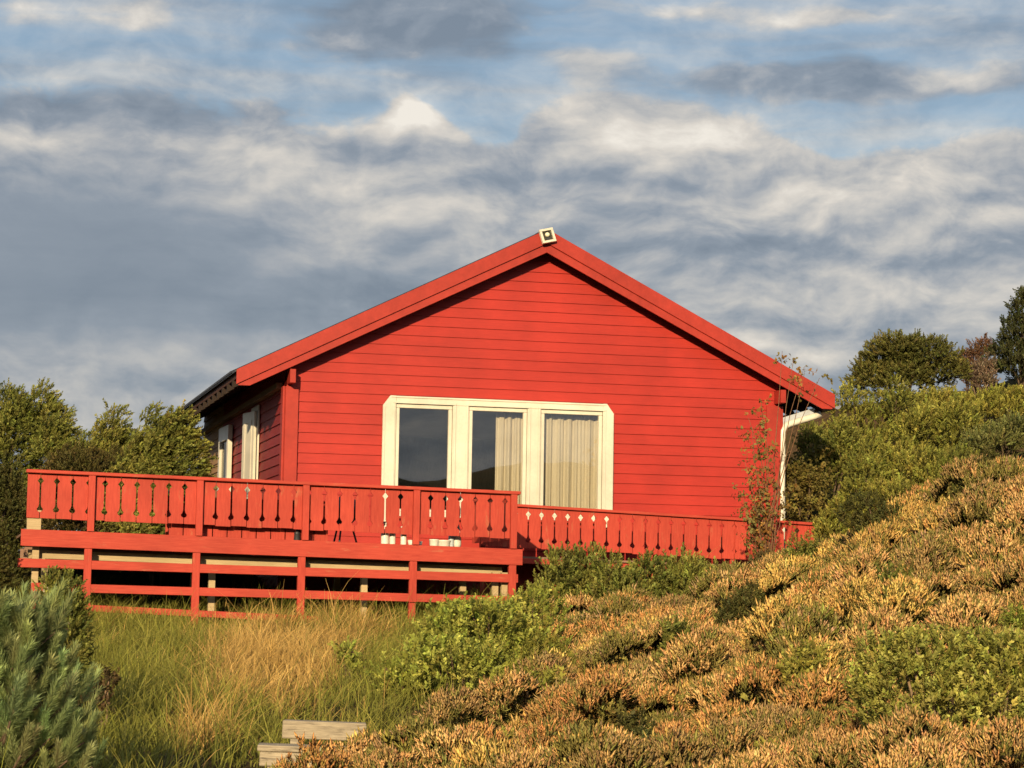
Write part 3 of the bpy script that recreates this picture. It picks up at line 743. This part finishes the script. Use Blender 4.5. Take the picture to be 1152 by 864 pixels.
# foreground left
plant('juniper', 'olive juniper in front of the left terrace rails, behind the bluish pine', 'juniper', 78, 18, 634, 44, bb, OL, s=.15, dens=.5, seed=7, lobes=12, lean=(.1, 0, .2), ryf=.9)
plant('dead_shrub', 'brown withered shrub at the foot of the left juniper', 'shrub', 110, 17.6, 745, 32, (.05, .035, .02), [(.20, .12, .05), (.12, .09, .04)], s=.11, dens=.3, seed=8, protos=LEAF, lobes=6, bark='deadtwig')

def pine_bush():
    r = random.Random(21); D = 12.6
    o = at(-2, 690, D); gz = float(ground_z(np.array([o[0]]), np.array([o[1]]))[0])
    root = empty('young_pine', (o[0], o[1], gz)); tag(root, 'bluish green young pine with bristly shoots in the lower left corner', 'pine')
    H = o[2]-gz; mb = MB(); mb.tube([(0, 0, -.2), (.02, 0, H*.5), (0, .02, H*.92)], [.04, .028, .01], 8)
    P = []; Dd = []; S = []
    P.append((0, .02, H*.82)); Dd.append((.05, 0, 1)); S.append(.26)
    for k in range(80):
        z = H*(.06+.86*(k+.5)/80); a = k*2.4+r.uniform(-.3, .3); Lb = (H-z)*.36+.15+r.uniform(-.05, .08)
        b = np.array([0, 0, z-.1]); e = np.array([Lb*math.cos(a), Lb*math.sin(a), z+Lb*.42])
        md = b*.45+e*.55+np.array([0, 0, -.02]); mb.tube([b, md, e], [.014, .01, .005], 5)
        for q in np.linspace(.42, 1, 5):
            p = (b*(1-q)+e*q) if q > .6 else b*(1-q)+md*q
            for side in ((0,) if q > .9 else (-1, 1)):
                sd = np.array([-math.sin(a), math.cos(a), 0])*side*.7
                P.append(p); Dd.append((e-b)/np.linalg.norm(e-b)*.6+sd+np.array([0, 0, .85])+np.array([r.uniform(-.2, .2) for _ in range(3)])); S.append(r.uniform(.15, .24))
    P = np.array(P); Dd = np.array(Dd, float); n = len(P)
    mixv = rng.random((n, 1)); tip = np.array([.34, .46, .20])*(1-mixv)+np.array([.52, .60, .24])*mixv
    V, Q, C = scatter(PINE, P, Dd, np.array(S), np.tile(np.array([.12, .08, .04]), (n, 1)), tip, .14)
    mesh_np('foliage', V, Q, C, M['leaf'], root); mb.build('stem', M['bark'], root, smooth=True)
pine_bush()

# green junipers in the middle, in front of the terrace's right half
GM = 'bright green junipers on the grass slope'
GP = dict(s=.19, group=GM, protos=JUNC, dens=.32, tone=.5, spread=.5)
plant('juniper', 'bright green juniper at the right end of the terrace rails', 'juniper', 606, 25.5, 652, 56, bb, BR, seed=9, lobes=11, **GP)
plant('juniper', 'largest bright green juniper, on the grass left of the heather', 'juniper', 556, 22.5, 670, 84, bb, BR, seed=10, lobes=16, **GP)
plant('juniper', 'loose bright green juniper in front of the largest one', 'juniper', 508, 20.8, 706, 64, bb, BR, seed=42, lobes=11, **GP)
plant('juniper', 'low bright green juniper at the left tip of the green clump', 'juniper', 455, 21, 742, 42, bb, BR, seed=11, lobes=9, **GP)
plant('juniper', 'bright green juniper between the largest one and the heather', 'juniper', 608, 21, 712, 44, bb, YG, seed=43, lobes=9, **GP)
plant('juniper', 'small yellowish green juniper half sunk in the heather', 'juniper', 598, 18, 748, 48, bb, YG, seed=12, lobes=8, **GP)
plant('juniper', 'tiny green juniper seedling below the middle of the terrace', 'juniper', 398, 23, 728, 22, bb, BR, seed=40, lobes=5, **GP)
plant('juniper', 'small green juniper peeping out of the heather at the bottom edge', 'juniper', 560, 14.8, 818, 36, bb, YG, s=.14, seed=41, group=GM, protos=JUNC, lobes=6, dens=.42)
plant('juniper', 'small green juniper in the heather right of the bottom middle', 'juniper', 872, 13.0, 826, 34, bb, YG, s=.13, seed=44, group=GM, protos=JUNC, lobes=6, dens=.42)
GH = 'dark junipers before the walkway railing'
HG = [(.24, .27, .06), (.44, .44, .095)]
GK = dict(s=.25, group=GH, upw=1.0, tone=.45, dens=.6)
plant('juniper', 'feathery dark juniper beside the right end of the terrace', 'juniper', 632, 29.8, 608, 60, bb, HG, seed=13, lobes=11, **GK)
plant('juniper', 'feathery dark juniper under the right half of the window', 'juniper', 690, 29.5, 614, 56, bb, HG, seed=14, lobes=10, **GK)
plant('juniper', 'feathery dark juniper before the middle of the walkway railing', 'juniper', 745, 29.8, 617, 52, bb, HG, seed=18, lobes=10, **GK)
plant('juniper', 'low dark juniper at the right end of the walkway railing', 'juniper', 800, 30, 624, 50, bb, HG, seed=15, lobes=9, **GK)
plant('dry_shrub', 'low olive brown shrub under the downpipe', 'shrub', 862, 30.2, 618, 44, bb, [(.18, .14, .05), (.26, .18, .07)], s=.16, seed=16, protos=JUNC, lobes=9)

# slope right of the cabin
GR = 'junipers on the slope right of the cabin'
HS = [(.32, .34, .07), (.52, .49, .10)]
spec = [
 ('juniper', 'shaded juniper right behind the downpipe', 930, 40.5, 470, 42, OL, .26),
 ('juniper', 'broad juniper climbing the slope just right of the barge board end', 985, 43, 424, 62, HS, .28),
 ('juniper', 'olive juniper in the middle of the right slope', 1050, 42, 444, 62, HS, .28),
 ('juniper', 'yellowish juniper high on the slope under the brown bush', 1080, 47, 434, 60, YG, .28),
 ('juniper', 'yellow green juniper at the right edge under the pine', 1142, 44, 432, 56, YG, .28),
 ('juniper', 'grey green juniper at the right edge above the heather', 1132, 38, 462, 60, [(.22, .25, .08), (.30, .31, .10)], .24),
 ('juniper', 'juniper with drooping sprays left of the slope middle', 985, 37, 488, 60, HS, .26),
 ('juniper', 'juniper directly above the heather ridge', 1055, 35.5, 498, 62, HS, .24),
 ('juniper', 'low bright juniper right of the railing end', 945, 34, 556, 40, YG, .2),
 ('juniper', 'low green juniper between railing end and heather ridge', 1000, 34, 536, 44, HS, .2)]
for i, (nm, lb, px, D, yt, hw, tp, s) in enumerate(spec):
    plant(nm, lb, 'juniper', px, D, yt, hw, bb, tp, s=s, seed=50+i, group=GR, lobes=11, lean=(.25, 0, 0))
plant('juniper_tree', 'big round dark green juniper tree against the sky on the right slope', 'juniper', 1018, 52, 374, 62, bb, [(.16, .175, .045), (.26, .245, .06)], s=.30, lobes=18, seed=70, upw=.5, dens=1.0)
plant('brown_bush', 'reddish brown withered bush between the round juniper and the pine', 'bush', 1094, 56, 377, 32, (.08, .05, .03), [(.26, .13, .07), (.32, .19, .11)], s=.22, seed=71, lobes=8, dens=.8)
plant('dead_bush', 'pale dead bush of bare twigs below the brown bush', 'bush', 1102, 52, 394, 24, (.14, .1, .07), [(.36, .26, .17), (.28, .2, .13)], s=.24, seed=72, lobes=6, bark='deadtwig')
plant('pine_tree', 'dark green pine at the right picture edge, the highest plant on the slope', 'pine', 1150, 54, 320, 52, bb, [(.055, .075, .028), (.10, .115, .04)], s=.34, seed=73, lobes=15, cone=True, upw=.9, dens=.7)
plant('broadleaf_bush', 'yellow green leafy bush behind the downpipe', 'bush', 908, 39.6, 492, 34, (.10, .07, .04), [(.22, .20, .05), (.34, .26, .06)], s=.24, seed=74, protos=LEAF, lobes=8, dens=.3, foot=2.6)
# bottom right
plant('juniper', 'big sprawling yellow green juniper in the lower right corner', 'juniper', 1082, 11.9, 700, 146, bb, [(.42, .44, .085), (.60, .58, .14)], s=.115, seed=80, protos=JUNC, lobes=30, dens=.34, ryf=.55, stems=16, tone=.4, bark='deadtwig')
plant('juniper', 'green juniper at the right edge above the sprawling one', 'juniper', 1150, 16.5, 676, 36, bb, BR, s=.11, seed=81, protos=JUNC, lobes=8, dens=.42)

GD = 'dwarf shrubs growing through the heather'
for k_, (lb, px, D, yt, hw, tp) in enumerate((
    ('olive dwarf shrub just below the end of the walkway railing', 905, 26, 634, 40, OL), ('long olive dwarf shrub on the upper middle of the heather slope', 985, 24.5, 628, 46, OLD),
    ('dark green dwarf shrub below the low junipers of the railing', 835, 23.5, 676, 34, OLD), ('green dwarf shrub in the very middle of the heather slope', 760, 19, 744, 30, OL),
    ('dark olive dwarf shrub above the sprawling corner juniper', 1010, 18.5, 676, 36, OL), ('dwarf shrub at the bottom edge between two small junipers', 716, 13.4, 836, 32, OLD),
    ('dwarf shrub on the heather ridge at the right', 1100, 24, 574, 34, OLD), ('bright dwarf shrub left of the sprawling corner juniper', 905, 15, 770, 30, YG))):
    plant('dwarf_shrub', lb, 'shrub', px, D, yt, hw, bb, tp, s=.13, seed=90+k_, group=GD, protos=JUNC, lobes=8, dens=.45, tone=.45)

def rowan():
    """slender bush with sparse leaves before the cabin's right corner"""
    r = random.Random(31); D = 33.4
    f = at(862, 640, D); gz = float(ground_z(np.array([f[0]]), np.array([f[1]]))[0])
    root = empty('rowan_bush', (f[0], f[1], gz)); tag(root, 'thin sparse bush with orange and green leaves before the right cabin corner', 'bush')
    mb = MB(); P = []; Dd = []
    ends = [(838, 520), (846, 480), (858, 470), (862, 505), (850, 545), (836, 570), (852, 540), (884, 548), (856, 450), (880, 395), (893, 402), (905, 412), (922, 425), (828, 548), (850, 575), (856, 590), (846, 590), (842, 600), (905, 420), (842, 470)]
    for i, (px, py) in enumerate(ends):
        e = at(px, py, D+r.uniform(-.5, .5))-np.array([f[0], f[1], gz]); b = np.array([r.uniform(-.1, .1), r.uniform(-.1, .1), -.1])
        k = np.array([b[0]*.5+e[0]*.3+r.uniform(-.06, .06), e[1]*.4, e[2]*.5]); mb.tube([b, b*.55+k*.45+np.array([r.gauss(0, .05), 0, 0]), b*.25+k*.5+e*.25+np.array([r.gauss(0, .04), 0, 0]), b*.06+k*.36+e*.58+np.array([r.gauss(0, .04), 0, 0]), e], [.012, .009, .007, .005, .003], 5)
        thin = py < 440
        for j in range(5 if thin else 26):
            q = (1-.12*r.random()) if thin else r.uniform(.32, 1); p = b*(1-q)**2+2*q*(1-q)*k+q*q*e
            P.append(p+np.array([r.gauss(0, .05), r.gauss(0, .05), r.gauss(0, .05)])); Dd.append([r.gauss(0, 1), r.gauss(0, 1), r.gauss(.3, .7)])
    P = np.array(P); n = len(P); mv = rng.random((n, 1))
    tip = np.where(mv < .5, np.array([[.40, .22, .05]]), np.array([[.26, .23, .06]]))
    V, Q, C = scatter([leaf_proto(pr, 4) for _ in range(4)], P, np.array(Dd), rng.uniform(.12, .22, n), np.tile(np.array([.16, .09, .05]), (n, 1)), tip, .25)
    mesh_np('foliage', V, Q, C, M['leaf'], root); mb.build('stem', M['redbark'], root, smooth=True)
rowan()

# ------------------------------------------------------------------ heather: ground cover in rounded cushions
def heather():
    r = np.random.default_rng(4)
    cx_, cy_ = [], []
    pts = r.uniform((-2.2, 9.5), (8.5, 30.5), (30000, 2))
    grid = {}
    out = []
    for x, y in pts:
        xl = -1.55+(y-14)*.125+.35*math.sin(y*1.3)          # left border against the grass
        if y < 14: xl = -1.3
        if x < xl: continue
        if x > .25*y+1.5: continue
        if abs(x-STEP[0]) < .35 and STEP[1]-2.6 < y < STEP[1]+.4 and x < STEP[0]+.28: continue
        sp = .34+.010*(y-10)
        k = (int(x/.5), int(y/.5)); bad = False
        for a in (-1, 0, 1):
            for b in (-1, 0, 1):
                for (x2, y2) in grid.get((k[0]+a, k[1]+b), ()):
                    if (x-x2)**2+(y-y2)**2 < sp*sp: bad = True
        if bad: continue
        grid.setdefault(k, []).append((x, y)); out.append((x, y))
    T = np.array(out); nT = len(T); Z = ground_z(T[:, 0], T[:, 1])
    # sprigs stand all over the slope; cushions raise them and spread their tips
    r2 = np.random.default_rng(9)
    m = 150000
    Y = 9.2*(30.7/9.2)**(r2.random(m*2)**.92); X = -2.0+(Y*.235+.6+2.0)*r2.random(m*2)
    ok = r2.random(m*2) < (Y*.235+2.6)/9.9; X, Y = X[ok], Y[ok]
    xl = np.interp(Y, [9, 13.5, 16.2, 17, 19.5, 25.5, 27.5, 31], [-.6, -1.10, -1.06, -.62, .30, .42, .30, .5])+.12*np.sin(Y*1.9)+.10*r2.normal(size=len(X))
    ok = (X > xl) & (X < .25*Y+1.5) & ~((((X-at(1082, 704, 11.9)[0])/.60)**2+((Y-11.9)/.34)**2) < 1) & ~((np.abs(X-STEP[0]) < .36) & (Y > STEP[1]-2.8) & (Y < STEP[1]+.4) & (X < STEP[0]+.26))
    X, Y = X[ok][:m], Y[ok][:m]; n = len(X)
    best = np.full(n, 9.0); bi = np.zeros(n, int)
    for i in range(0, n, 4000):
        dd = (X[i:i+4000, None]-T[None, :, 0])**2+((Y[i:i+4000, None]-T[None, :, 1])*.8)**2
        bi[i:i+4000] = dd.argmin(1); best[i:i+4000] = np.sqrt(dd.min(1))
    rad = (.34+.010*(T[:, 1]-10))[bi]*.62
    q = np.clip(best/rad, 0, 1.3)
    ch = r.uniform(.10, .52, nT)[bi]
    hf = ch*np.sqrt(np.clip(1-.55*q*q, .08, 1))
    out2 = np.c_[X-T[bi, 0], Y-T[bi, 1]]/np.maximum(best, .02)[:, None]*q[:, None]
    f1 = np.sin(T[:, 0]*1.5+T[:, 1]*.6)+.8*np.sin(T[:, 1]*1.1-T[:, 0]*.7+2)+r.normal(size=nT)*.8
    f2 = np.sin(T[:, 0]*.9-T[:, 1]*.8+1)+r.normal(size=nT)*.9
    tips = np.array([[.82, .49, .20], [.84, .54, .17], [.72, .38, .14], [.46, .30, .13], [.34, .28, .08], [.30, .29, .065]])
    kind = np.where(f1 > .7, 1, np.where(f1 > -.5, 0, 2)); kind = np.where(f2 < -1.1, 3, kind); kind = np.where(f2 < -1.6, 4, kind); kind = np.where(f2 > 1.6, 5, kind)
    kind = np.where((T[:, 1] > 27) & (r.random(nT) < .35), 4, kind)
    kk = np.where(r2.random(n) < .14, r2.integers(0, 4, n), kind[bi]); TT = tips[kk]*(r.uniform(.82, 1.15, nT)[bi])[:, None]*r2.uniform(.75, 1.2, (n, 1))
    G = ((kk >= 4) & (r2.random(n) < .6)) | (r2.random(n) < .32)
    TT[kk >= 4] = np.where(r2.random(((kk >= 4).sum(), 1)) < .5, TT[kk >= 4], np.array([[.50, .33, .17]])); TT[G] = np.array([.37, .34, .09])
    S = np.clip(r2.normal(.058, .016, n), .03, .11)*(Y/11)**.55; S = np.where(G, S*.95, S)
    P = np.c_[X, Y, ground_z(X, Y)+hf-.02]
    D = np.c_[out2*.55, np.full(n, 1.0)]+r2.normal(size=(n, 3))*.24+np.array([.05, -.12, 0])
    base = np.tile(np.array([.23, .19, .065]), (n, 1))
    wd = r2.uniform(.85, 1.25, n)
    v1, q1, c1 = scatter(HEA, P[~G], D[~G], S[~G], base[~G], TT[~G], .16, wd[~G])
    v2, q2, c2 = scatter(HEG, P[G], D[G], S[G], base[G]*.9, TT[G], .2, wd[G]*1.4)
    # low leafy under-storey that hides the soil
    k = 42000; sel = r2.integers(0, n, k)
    X3 = X[sel]+.05*r2.normal(size=k); Y3 = Y[sel]+.05*r2.normal(size=k)
    P3 = np.c_[X3, Y3, ground_z(X3, Y3)+hf[sel]*r2.uniform(0, .8, k)-.05]
    v3, q3, c3 = scatter(JUNC, P3, r2.normal(size=(k, 3))*.5+np.array([0, 0, .8]), r2.uniform(.05, .13, k), np.tile(np.array([.14, .11, .04]), (k, 1)), np.array([.36, .30, .085])*r2.uniform(.6, 1.4, (k, 1)), .2)
    o = mesh_np('heather', np.r_[v1, v2, v3], np.r_[q1, q2+len(v1), q3+len(v1)+len(v2)], np.r_[c1, c2, c3], M['heather'])
    tag(o, 'heather in pinkish tan and brown bloom covering the right slope', 'heather', None, 'stuff')
    return len(q1)+len(q2)+len(q3), nT
hN = heather()

# ------------------------------------------------------------------ grass
def grassmesh(name, X, Y, L, lean, cb, ct, label, width, exz=0.0):
    n = len(X); Z = ground_z(X, Y)
    a = rng.uniform(0, 6.283, n); l = np.c_[np.cos(a), np.sin(a)]*rng.uniform(.05, .6, (n, 1))+lean
    sd = np.c_[-np.sin(a), np.cos(a)]; yaw = rng.uniform(0, 6.283, n); sd = np.c_[np.cos(yaw), np.sin(yaw)]
    V = np.zeros((n, 8, 3)); C = np.zeros((n, 8, 3))
    for k, f in enumerate((0, .4, .75, 1.0)):
        w = width*(1-f*.85); cx = X+l[:, 0]*L*f*f; cy = Y+l[:, 1]*L*f*f; cz = Z-.02+L*(f-.28*f*f*np.linalg.norm(l, axis=1))
        for s_, q in ((-1, 0), (1, 1)):
            V[:, 2*k+q] = np.c_[cx+s_*w*sd[:, 0], cy+s_*w*sd[:, 1], cz]; C[:, 2*k+q] = cb*(1-f)+ct*f
    Q = np.array([(0, 1, 3, 2), (2, 3, 5, 4), (4, 5, 7, 6)])[None]+(np.arange(n)*8)[:, None, None]
    o = mesh_np(name, V.reshape(-1, 3), Q.reshape(-1, 4), np.clip(C.reshape(-1, 3), .005, .9), M['grass'])
    tag(o, label, 'grass', None, 'stuff'); return o
def pix(X, Y, Z):
    c, s = math.cos(PITCH), math.sin(PITCH); dz = Z-CZ; d = Y*c+dz*s; v_ = -(-Y*s+dz*c)/d; h_ = X/d
    cr, sr = math.cos(ROLL), math.sin(ROLL); return 576+F*(h_*cr-v_*sr), 432+F*(h_*sr+v_*cr)
def grasses():
    n = 130000; nc = 5200
    CX = rng.uniform(-7.2, 2.6, nc); CY = 11+24.5*rng.random(nc)**.85; CH = rng.uniform(.65, 1.35, nc); ci = rng.integers(0, nc, n)
    ox, oy = np.clip(rng.normal(size=n)*.075, -.13, .13), np.clip(rng.normal(size=n)*.075, -.13, .13)
    X = CX[ci]+ox; Y = CY[ci]+oy; hk = CH[ci]; TN = rng.random(nc)[ci]
    xl = np.interp(Y, [9, 13.5, 16.2, 17, 19.5, 25.5, 27.5, 31], [-.6, -1.10, -1.06, -.62, .30, .42, .30, .5])
    ok = (X < xl+.5) | (Y > 28.5)
    front_ = (np.abs(X-STEP[0]-.02) < .55) & (Y > STEP[1]-3.6) & (Y < STEP[1]+.28)
    ok &= ~((X > STEP[0]-.26) & (X < STEP[0]+.5) & (Y > STEP[1]-.1) & (Y < STEP[1]+.3)) & ~((X > STEP[0]-.43) & (X < STEP[0]+.42) & (Y > STEP[1]-.53) & (Y < STEP[1]-.12))
    X, Y, front_, hk, TN, ox, oy = X[ok], Y[ok], front_[ok], hk[ok], TN[ok], ox[ok], oy[ok]; Z = ground_z(X, Y); px, py = pix(X, Y, Z+.2)
    # the straw patch and scattered straw lines
    st = np.exp(-(((px-305)/78)**2+((py-738)/42)**2))+.8*np.exp(-(((px-225)/32)**2+((py-800)/22)**2))+.45*np.exp(-(((px-400)/50)**2+((py-700)/20)**2))
    st += .22*np.sin(X*3.1+Y*.8)*np.sin(Y*1.9)+.14*rng.normal(size=len(X))
    dry = st > .42
    tall = np.clip(.22+.06*np.sin(X*2+Y)+.05*np.sin(X*4.3-Y*2.2)+.09*rng.normal(size=len(X)), .08, .6)
    tall = tall*hk; out_ = np.c_[ox, oy]*5.0
    tall = np.where(front_, tall*.2, tall); tall = np.where((Y > 30) & (rng.random(len(X)) < .03), tall*1.6, tall)
    j = np.clip(1+.28*rng.normal(size=(len(X), 1)), .4, 1.8); mixv = np.clip(.65*TN[:, None]+.5*rng.random((len(X), 1))-.05, 0, 1)
    gt = (np.array([.30, .32, .05])*(1-mixv)+np.array([.52, .45, .10])*mixv**2)*j; gb = np.tile(np.array([.13, .14, .03]), (len(X), 1))*j
    dt = (np.array([.62, .38, .10])*(1-mixv)+np.array([.74, .50, .18])*mixv)*j; db = np.tile(np.array([.34, .21, .065]), (len(X), 1))*j
    g_ = ~dry
    grassmesh('grass', X[g_], Y[g_], tall[g_], out_[g_]+np.array([.12, 0]), gb[g_], gt[g_], 'long olive green grass on the slope below the terrace', .0055)
    grassmesh('dry_grass', X[dry], Y[dry], tall[dry]*1.12, out_[dry]+np.array([.15, 0]), db[dry], dt[dry], 'straw coloured dry grass tussocks in the middle of the slope', .006)
grasses()
print('FACES', NF, hN)

# ------------------------------------------------------------------ light
SUN_EL, SUN_AZ = R(15), R(7.8)
d = Vector((math.sin(SUN_AZ)*math.cos(SUN_EL), math.cos(SUN_AZ)*math.cos(SUN_EL), -math.sin(SUN_EL)))
sl = bpy.data.lights.new('sun', 'SUN'); sl.energy = 5.0; sl.angle = R(.55); sl.color = (1.0, .775, .46)
so = bpy.data.objects.new('sun', sl); COL.objects.link(so); so.rotation_euler = d.to_track_quat('-Z', 'Y').to_euler(); so.location = (-10, -30, 30)

wd = bpy.data.worlds.new('World'); SC.world = wd; wd.use_nodes = True; nt = wd.node_tree; nt.nodes.clear()
class E:
    def __init__(s, o): s.o = o
    @staticmethod
    def m(op, *a, clamp=False):
        n = nt.nodes.new('ShaderNodeMath'); n.operation = op; n.use_clamp = clamp
        for i, q in enumerate(a):
            if isinstance(q, E): nt.links.new(q.o, n.inputs[i])
            else: n.inputs[i].default_value = q
        return E(n.outputs[0])
    def __add__(s, b): return E.m('ADD', s, b)
    __radd__ = __add__
    def __sub__(s, b): return E.m('SUBTRACT', s, b)
    def __rsub__(s, b): return E.m('SUBTRACT', b, s)
    def __mul__(s, b): return E.m('MULTIPLY', s, b)
    __rmul__ = __mul__
    def __truediv__(s, b): return E.m('DIVIDE', s, b)
def comb(x, y, z=0.0):
    n = nt.nodes.new('ShaderNodeCombineXYZ')
    for i, q in enumerate((x, y, z)):
        if isinstance(q, E): nt.links.new(q.o, n.inputs[i])
        else: n.inputs[i].default_value = q
    return n.outputs[0]
def fbm(x, y, z, scale, detail=7, rough=.55, dist=0.0):
    n = nt.nodes.new('ShaderNodeTexNoise'); n.inputs['Scale'].default_value = scale; n.inputs['Detail'].default_value = detail
    n.inputs['Roughness'].default_value = rough; n.inputs['Distortion'].default_value = dist
    nt.links.new(comb(x, y, z), n.inputs['Vector']); return E(n.outputs['Fac'])-.5
def smooth(x, a, b):
    n = nt.nodes.new('ShaderNodeMapRange'); n.interpolation_type = 'SMOOTHSTEP'; nt.links.new(x.o, n.inputs[0])
    n.inputs[1].default_value = a; n.inputs[2].default_value = b; return E(n.outputs[0])
tc = nt.nodes.new('ShaderNodeTexCoord'); sp = nt.nodes.new('ShaderNodeSeparateXYZ'); nt.links.new(tc.outputs['Generated'], sp.inputs[0])
dx, dy, dz = E(sp.outputs[0]), E(sp.outputs[1]), E(sp.outputs[2])
az = E.m('ARCTAN2', dx, dy); el = E.m('ARCSINE', dz)
U = az*26.5+5.76                       # sky bearings in hundredths of the picture width: 0 .. 11.5 across, height 0 at the horizon
Hh = el*26.5
V = 6.98-Hh                            # 0 at the picture's top
wu = fbm(U, V, 1.0, .55, 3)*.9; wv = fbm(U, V, 4.0, .7, 3)*.5
Uw, Vw = U+wu, V+wv
UV = comb(Uw, Vw)
def total(bl):
    """a sum of soft elliptical patches (bearing, height, half width, half height, strength)"""
    acc = None
    for x, y, a, b, k in bl:
        n = nt.nodes.new('ShaderNodeVectorMath'); n.operation = 'MULTIPLY_ADD'; nt.links.new(UV, n.inputs[0])
        n.inputs[1].default_value = (1/a, 1/b, 0); n.inputs[2].default_value = (-x/a, -y/b, 0)
        d_ = nt.nodes.new('ShaderNodeVectorMath'); d_.operation = 'DOT_PRODUCT'; nt.links.new(n.outputs[0], d_.inputs[0]); nt.links.new(n.outputs[0], d_.inputs[1])
        e = E.m('POWER', math.exp(-1), E(d_.outputs['Value'])); acc = E.m('MULTIPLY_ADD', e, k, 0.0 if acc is None else acc)
    return acc
n1 = fbm(U*.42, V*1.05, 2.0, 1.0, 5, .56, .3)                    # large cloud bodies
n3 = fbm(U*.20+V*.05, V*2.1, 12.0, 1.6, 4, .5, .4)               # long level streaks
def bil(ox, oy): return fbm(Uw*.55+ox*.55, Vw*1.05+oy*1.05, 31.0, 1.45, 7, .56, .15)
h0 = bil(0, 0); h1 = bil(-.13, -.17)
relief = h0-h1                                                    # which side of a billow faces the low sun
calm = E.m('MAXIMUM', 1.0-total([(.6, 3.4, 4.2, 1.0, .85), (1.0, 2.5, 1.6, .5, .45)]), .12)     # smooth slate rain cloud low on the left
edge = 1.28-total([(4.6, 1.3, .30, .6, .34), (7.0, 1.2, .9, .5, .35), (10.4, 1.6, 1.2, .6, -.25), (5.5, 1.5, .4, .5, -.35), (9.3, 1.5, .4, .4, -.3), (1.2, 1.0, 1.6, .5, .22)])
bank = smooth(V-edge+h0*.9+n1*.4, -.07, .20)
upper = total([(4.9, .22, 1.7, .50, 1.15), (3.8, .62, .7, .28, .6), (9.6, .98, 1.05, .36, 1.15), (8.2, .92, .9, .30, .8), (6.8, .85, .7, .28, .75), (1.35, .38, .8, .32, .75), (.1, .35, .6, .5, .7), (9.3, .30, 1.0, .13, .8), (7.8, .12, 1.6, .2, .65),
               (11.3, .95, .8, .28, .8), (5.6, .75, .5, .25, .45), (3.0, .9, 1.0, .2, .3), (2.4, .12, .8, .2, .35), (10.9, .3, .7, .3, .25)])
uden = smooth(upper+h0*1.3+n3*1.0+n1*.5, .18, .95)
veil = .34+smooth(n3*1.2+n1*.8+h0*.4, -.30, .40)*.5
alpha = E.m('MAXIMUM', E.m('MAXIMUM', bank, uden*.95), veil)
light = total([(4.62, 1.28, .30, .22, .55), (3.9, 1.50, .9, .16, .28), (6.6, 1.35, .6, .35, .34), (7.4, 1.55, .9, .35, .28), (8.5, 1.45, .8, .25, .25), (10.2, 1.75, 1.5, .4, .25), (3.0, 2.15, 1.0, .35, .26), (4.4, 2.4, .8, .25, .22), (5.3, 2.0, .9, .3, .14),
               (.3, 1.8, .6, .2, .2), (9.2, 2.4, 1.8, .4, .18), (8.8, 3.85, 1.0, .13, .24), (10.5, 3.2, 1.2, .25, .18), (7.2, .70, .8, .15, .22), (10.7, .90, .6, .18, .26), (9.3, .30, 1.0, .12, .3), (1.2, .35, 1.0, .3, .12), (7.5, .12, 1.6, .2, .2), (.2, .4, .6, .5, .16), (5.8, 2.9, .6, .2, .14), (1.4, 1.05, 1.4, .10, .16),
               (4.9, .36, 1.5, .36, -.30), (9.5, 1.02, .9, .26, -.30), (1.0, 2.7, 2.2, .6, -.14), (1.0, 3.5, 2.8, .45, -.20), (4.2, 3.4, 1.6, .4, -.10), (8.4, 2.72, .8, .12, -.22), (6.6, 1.95, .5, .2, -.2), (1.2, 1.32, 1.6, .14, -.16), (7.9, .98, .5, .18, -.16), (5.6, 2.0, .35, .12, -.2), (.8, 4.1, 1.8, .3, .10)])
S = (.46+light*1.5+calm*(relief*1.75+h0*.35)+n3*.26+n1*.24)*.8
def rampn(fac, stops):
    r_ = nt.nodes.new('ShaderNodeValToRGB'); e = r_.color_ramp.elements
    while len(e) < len(stops): e.new(.5)
    for q, (p, c) in zip(e, stops): q.position = p; q.color = (*c, 1)
    nt.links.new(fac.o, r_.inputs[0]); return r_.outputs[0]
ccol = rampn(S, [(.04, (.185, .222, .275)), (.24, (.25, .285, .335)), (.40, (.355, .37, .395)), (.58, (.50, .485, .465)), (.78, (.66, .61, .545)), (1.0, (.84, .78, .69))])
sky = nt.nodes.new('ShaderNodeTexSky'); sky.sky_type = 'NISHITA'; sky.sun_disc = False; sky.sun_elevation = SUN_EL; sky.sun_rotation = math.pi+SUN_AZ
sky.air_density = 1.0; sky.dust_density = 2.0; sky.ozone_density = 1.6
b1 = nt.nodes.new('ShaderNodeBackground'); b1.inputs[1].default_value = .115; nt.links.new(sky.outputs[0], b1.inputs[0])
b2 = nt.nodes.new('ShaderNodeBackground'); b2.inputs[1].default_value = 1.0; nt.links.new(ccol, b2.inputs[0])
mx = nt.nodes.new('ShaderNodeMixShader'); nt.links.new((alpha*.94).o, mx.inputs[0]); nt.links.new(b1.outputs[0], mx.inputs[1]); nt.links.new(b2.outputs[0], mx.inputs[2])
wo = nt.nodes.new('ShaderNodeOutputWorld'); nt.links.new(mx.outputs[0], wo.inputs[0])
wd.cycles.sampling_method = 'MANUAL'; wd.cycles.sample_map_resolution = 512

vs_ = SC.view_settings; SC.display_settings.display_device = 'sRGB'
vs_.view_transform = 'Standard'; vs_.look = 'None'; vs_.exposure = .12; vs_.gamma = 1; vs_.use_curve_mapping = False
SC.render.engine = 'CYCLES'
cy = SC.cycles; cy.use_denoising = True; cy.max_bounces = 4; cy.diffuse_bounces = 1; cy.glossy_bounces = 3; cy.transparent_max_bounces = 8; cy.transmission_bounces = 3
cy.use_adaptive_sampling = True; cy.adaptive_threshold = .02; cy.caustics_reflective = False; cy.caustics_refractive = False
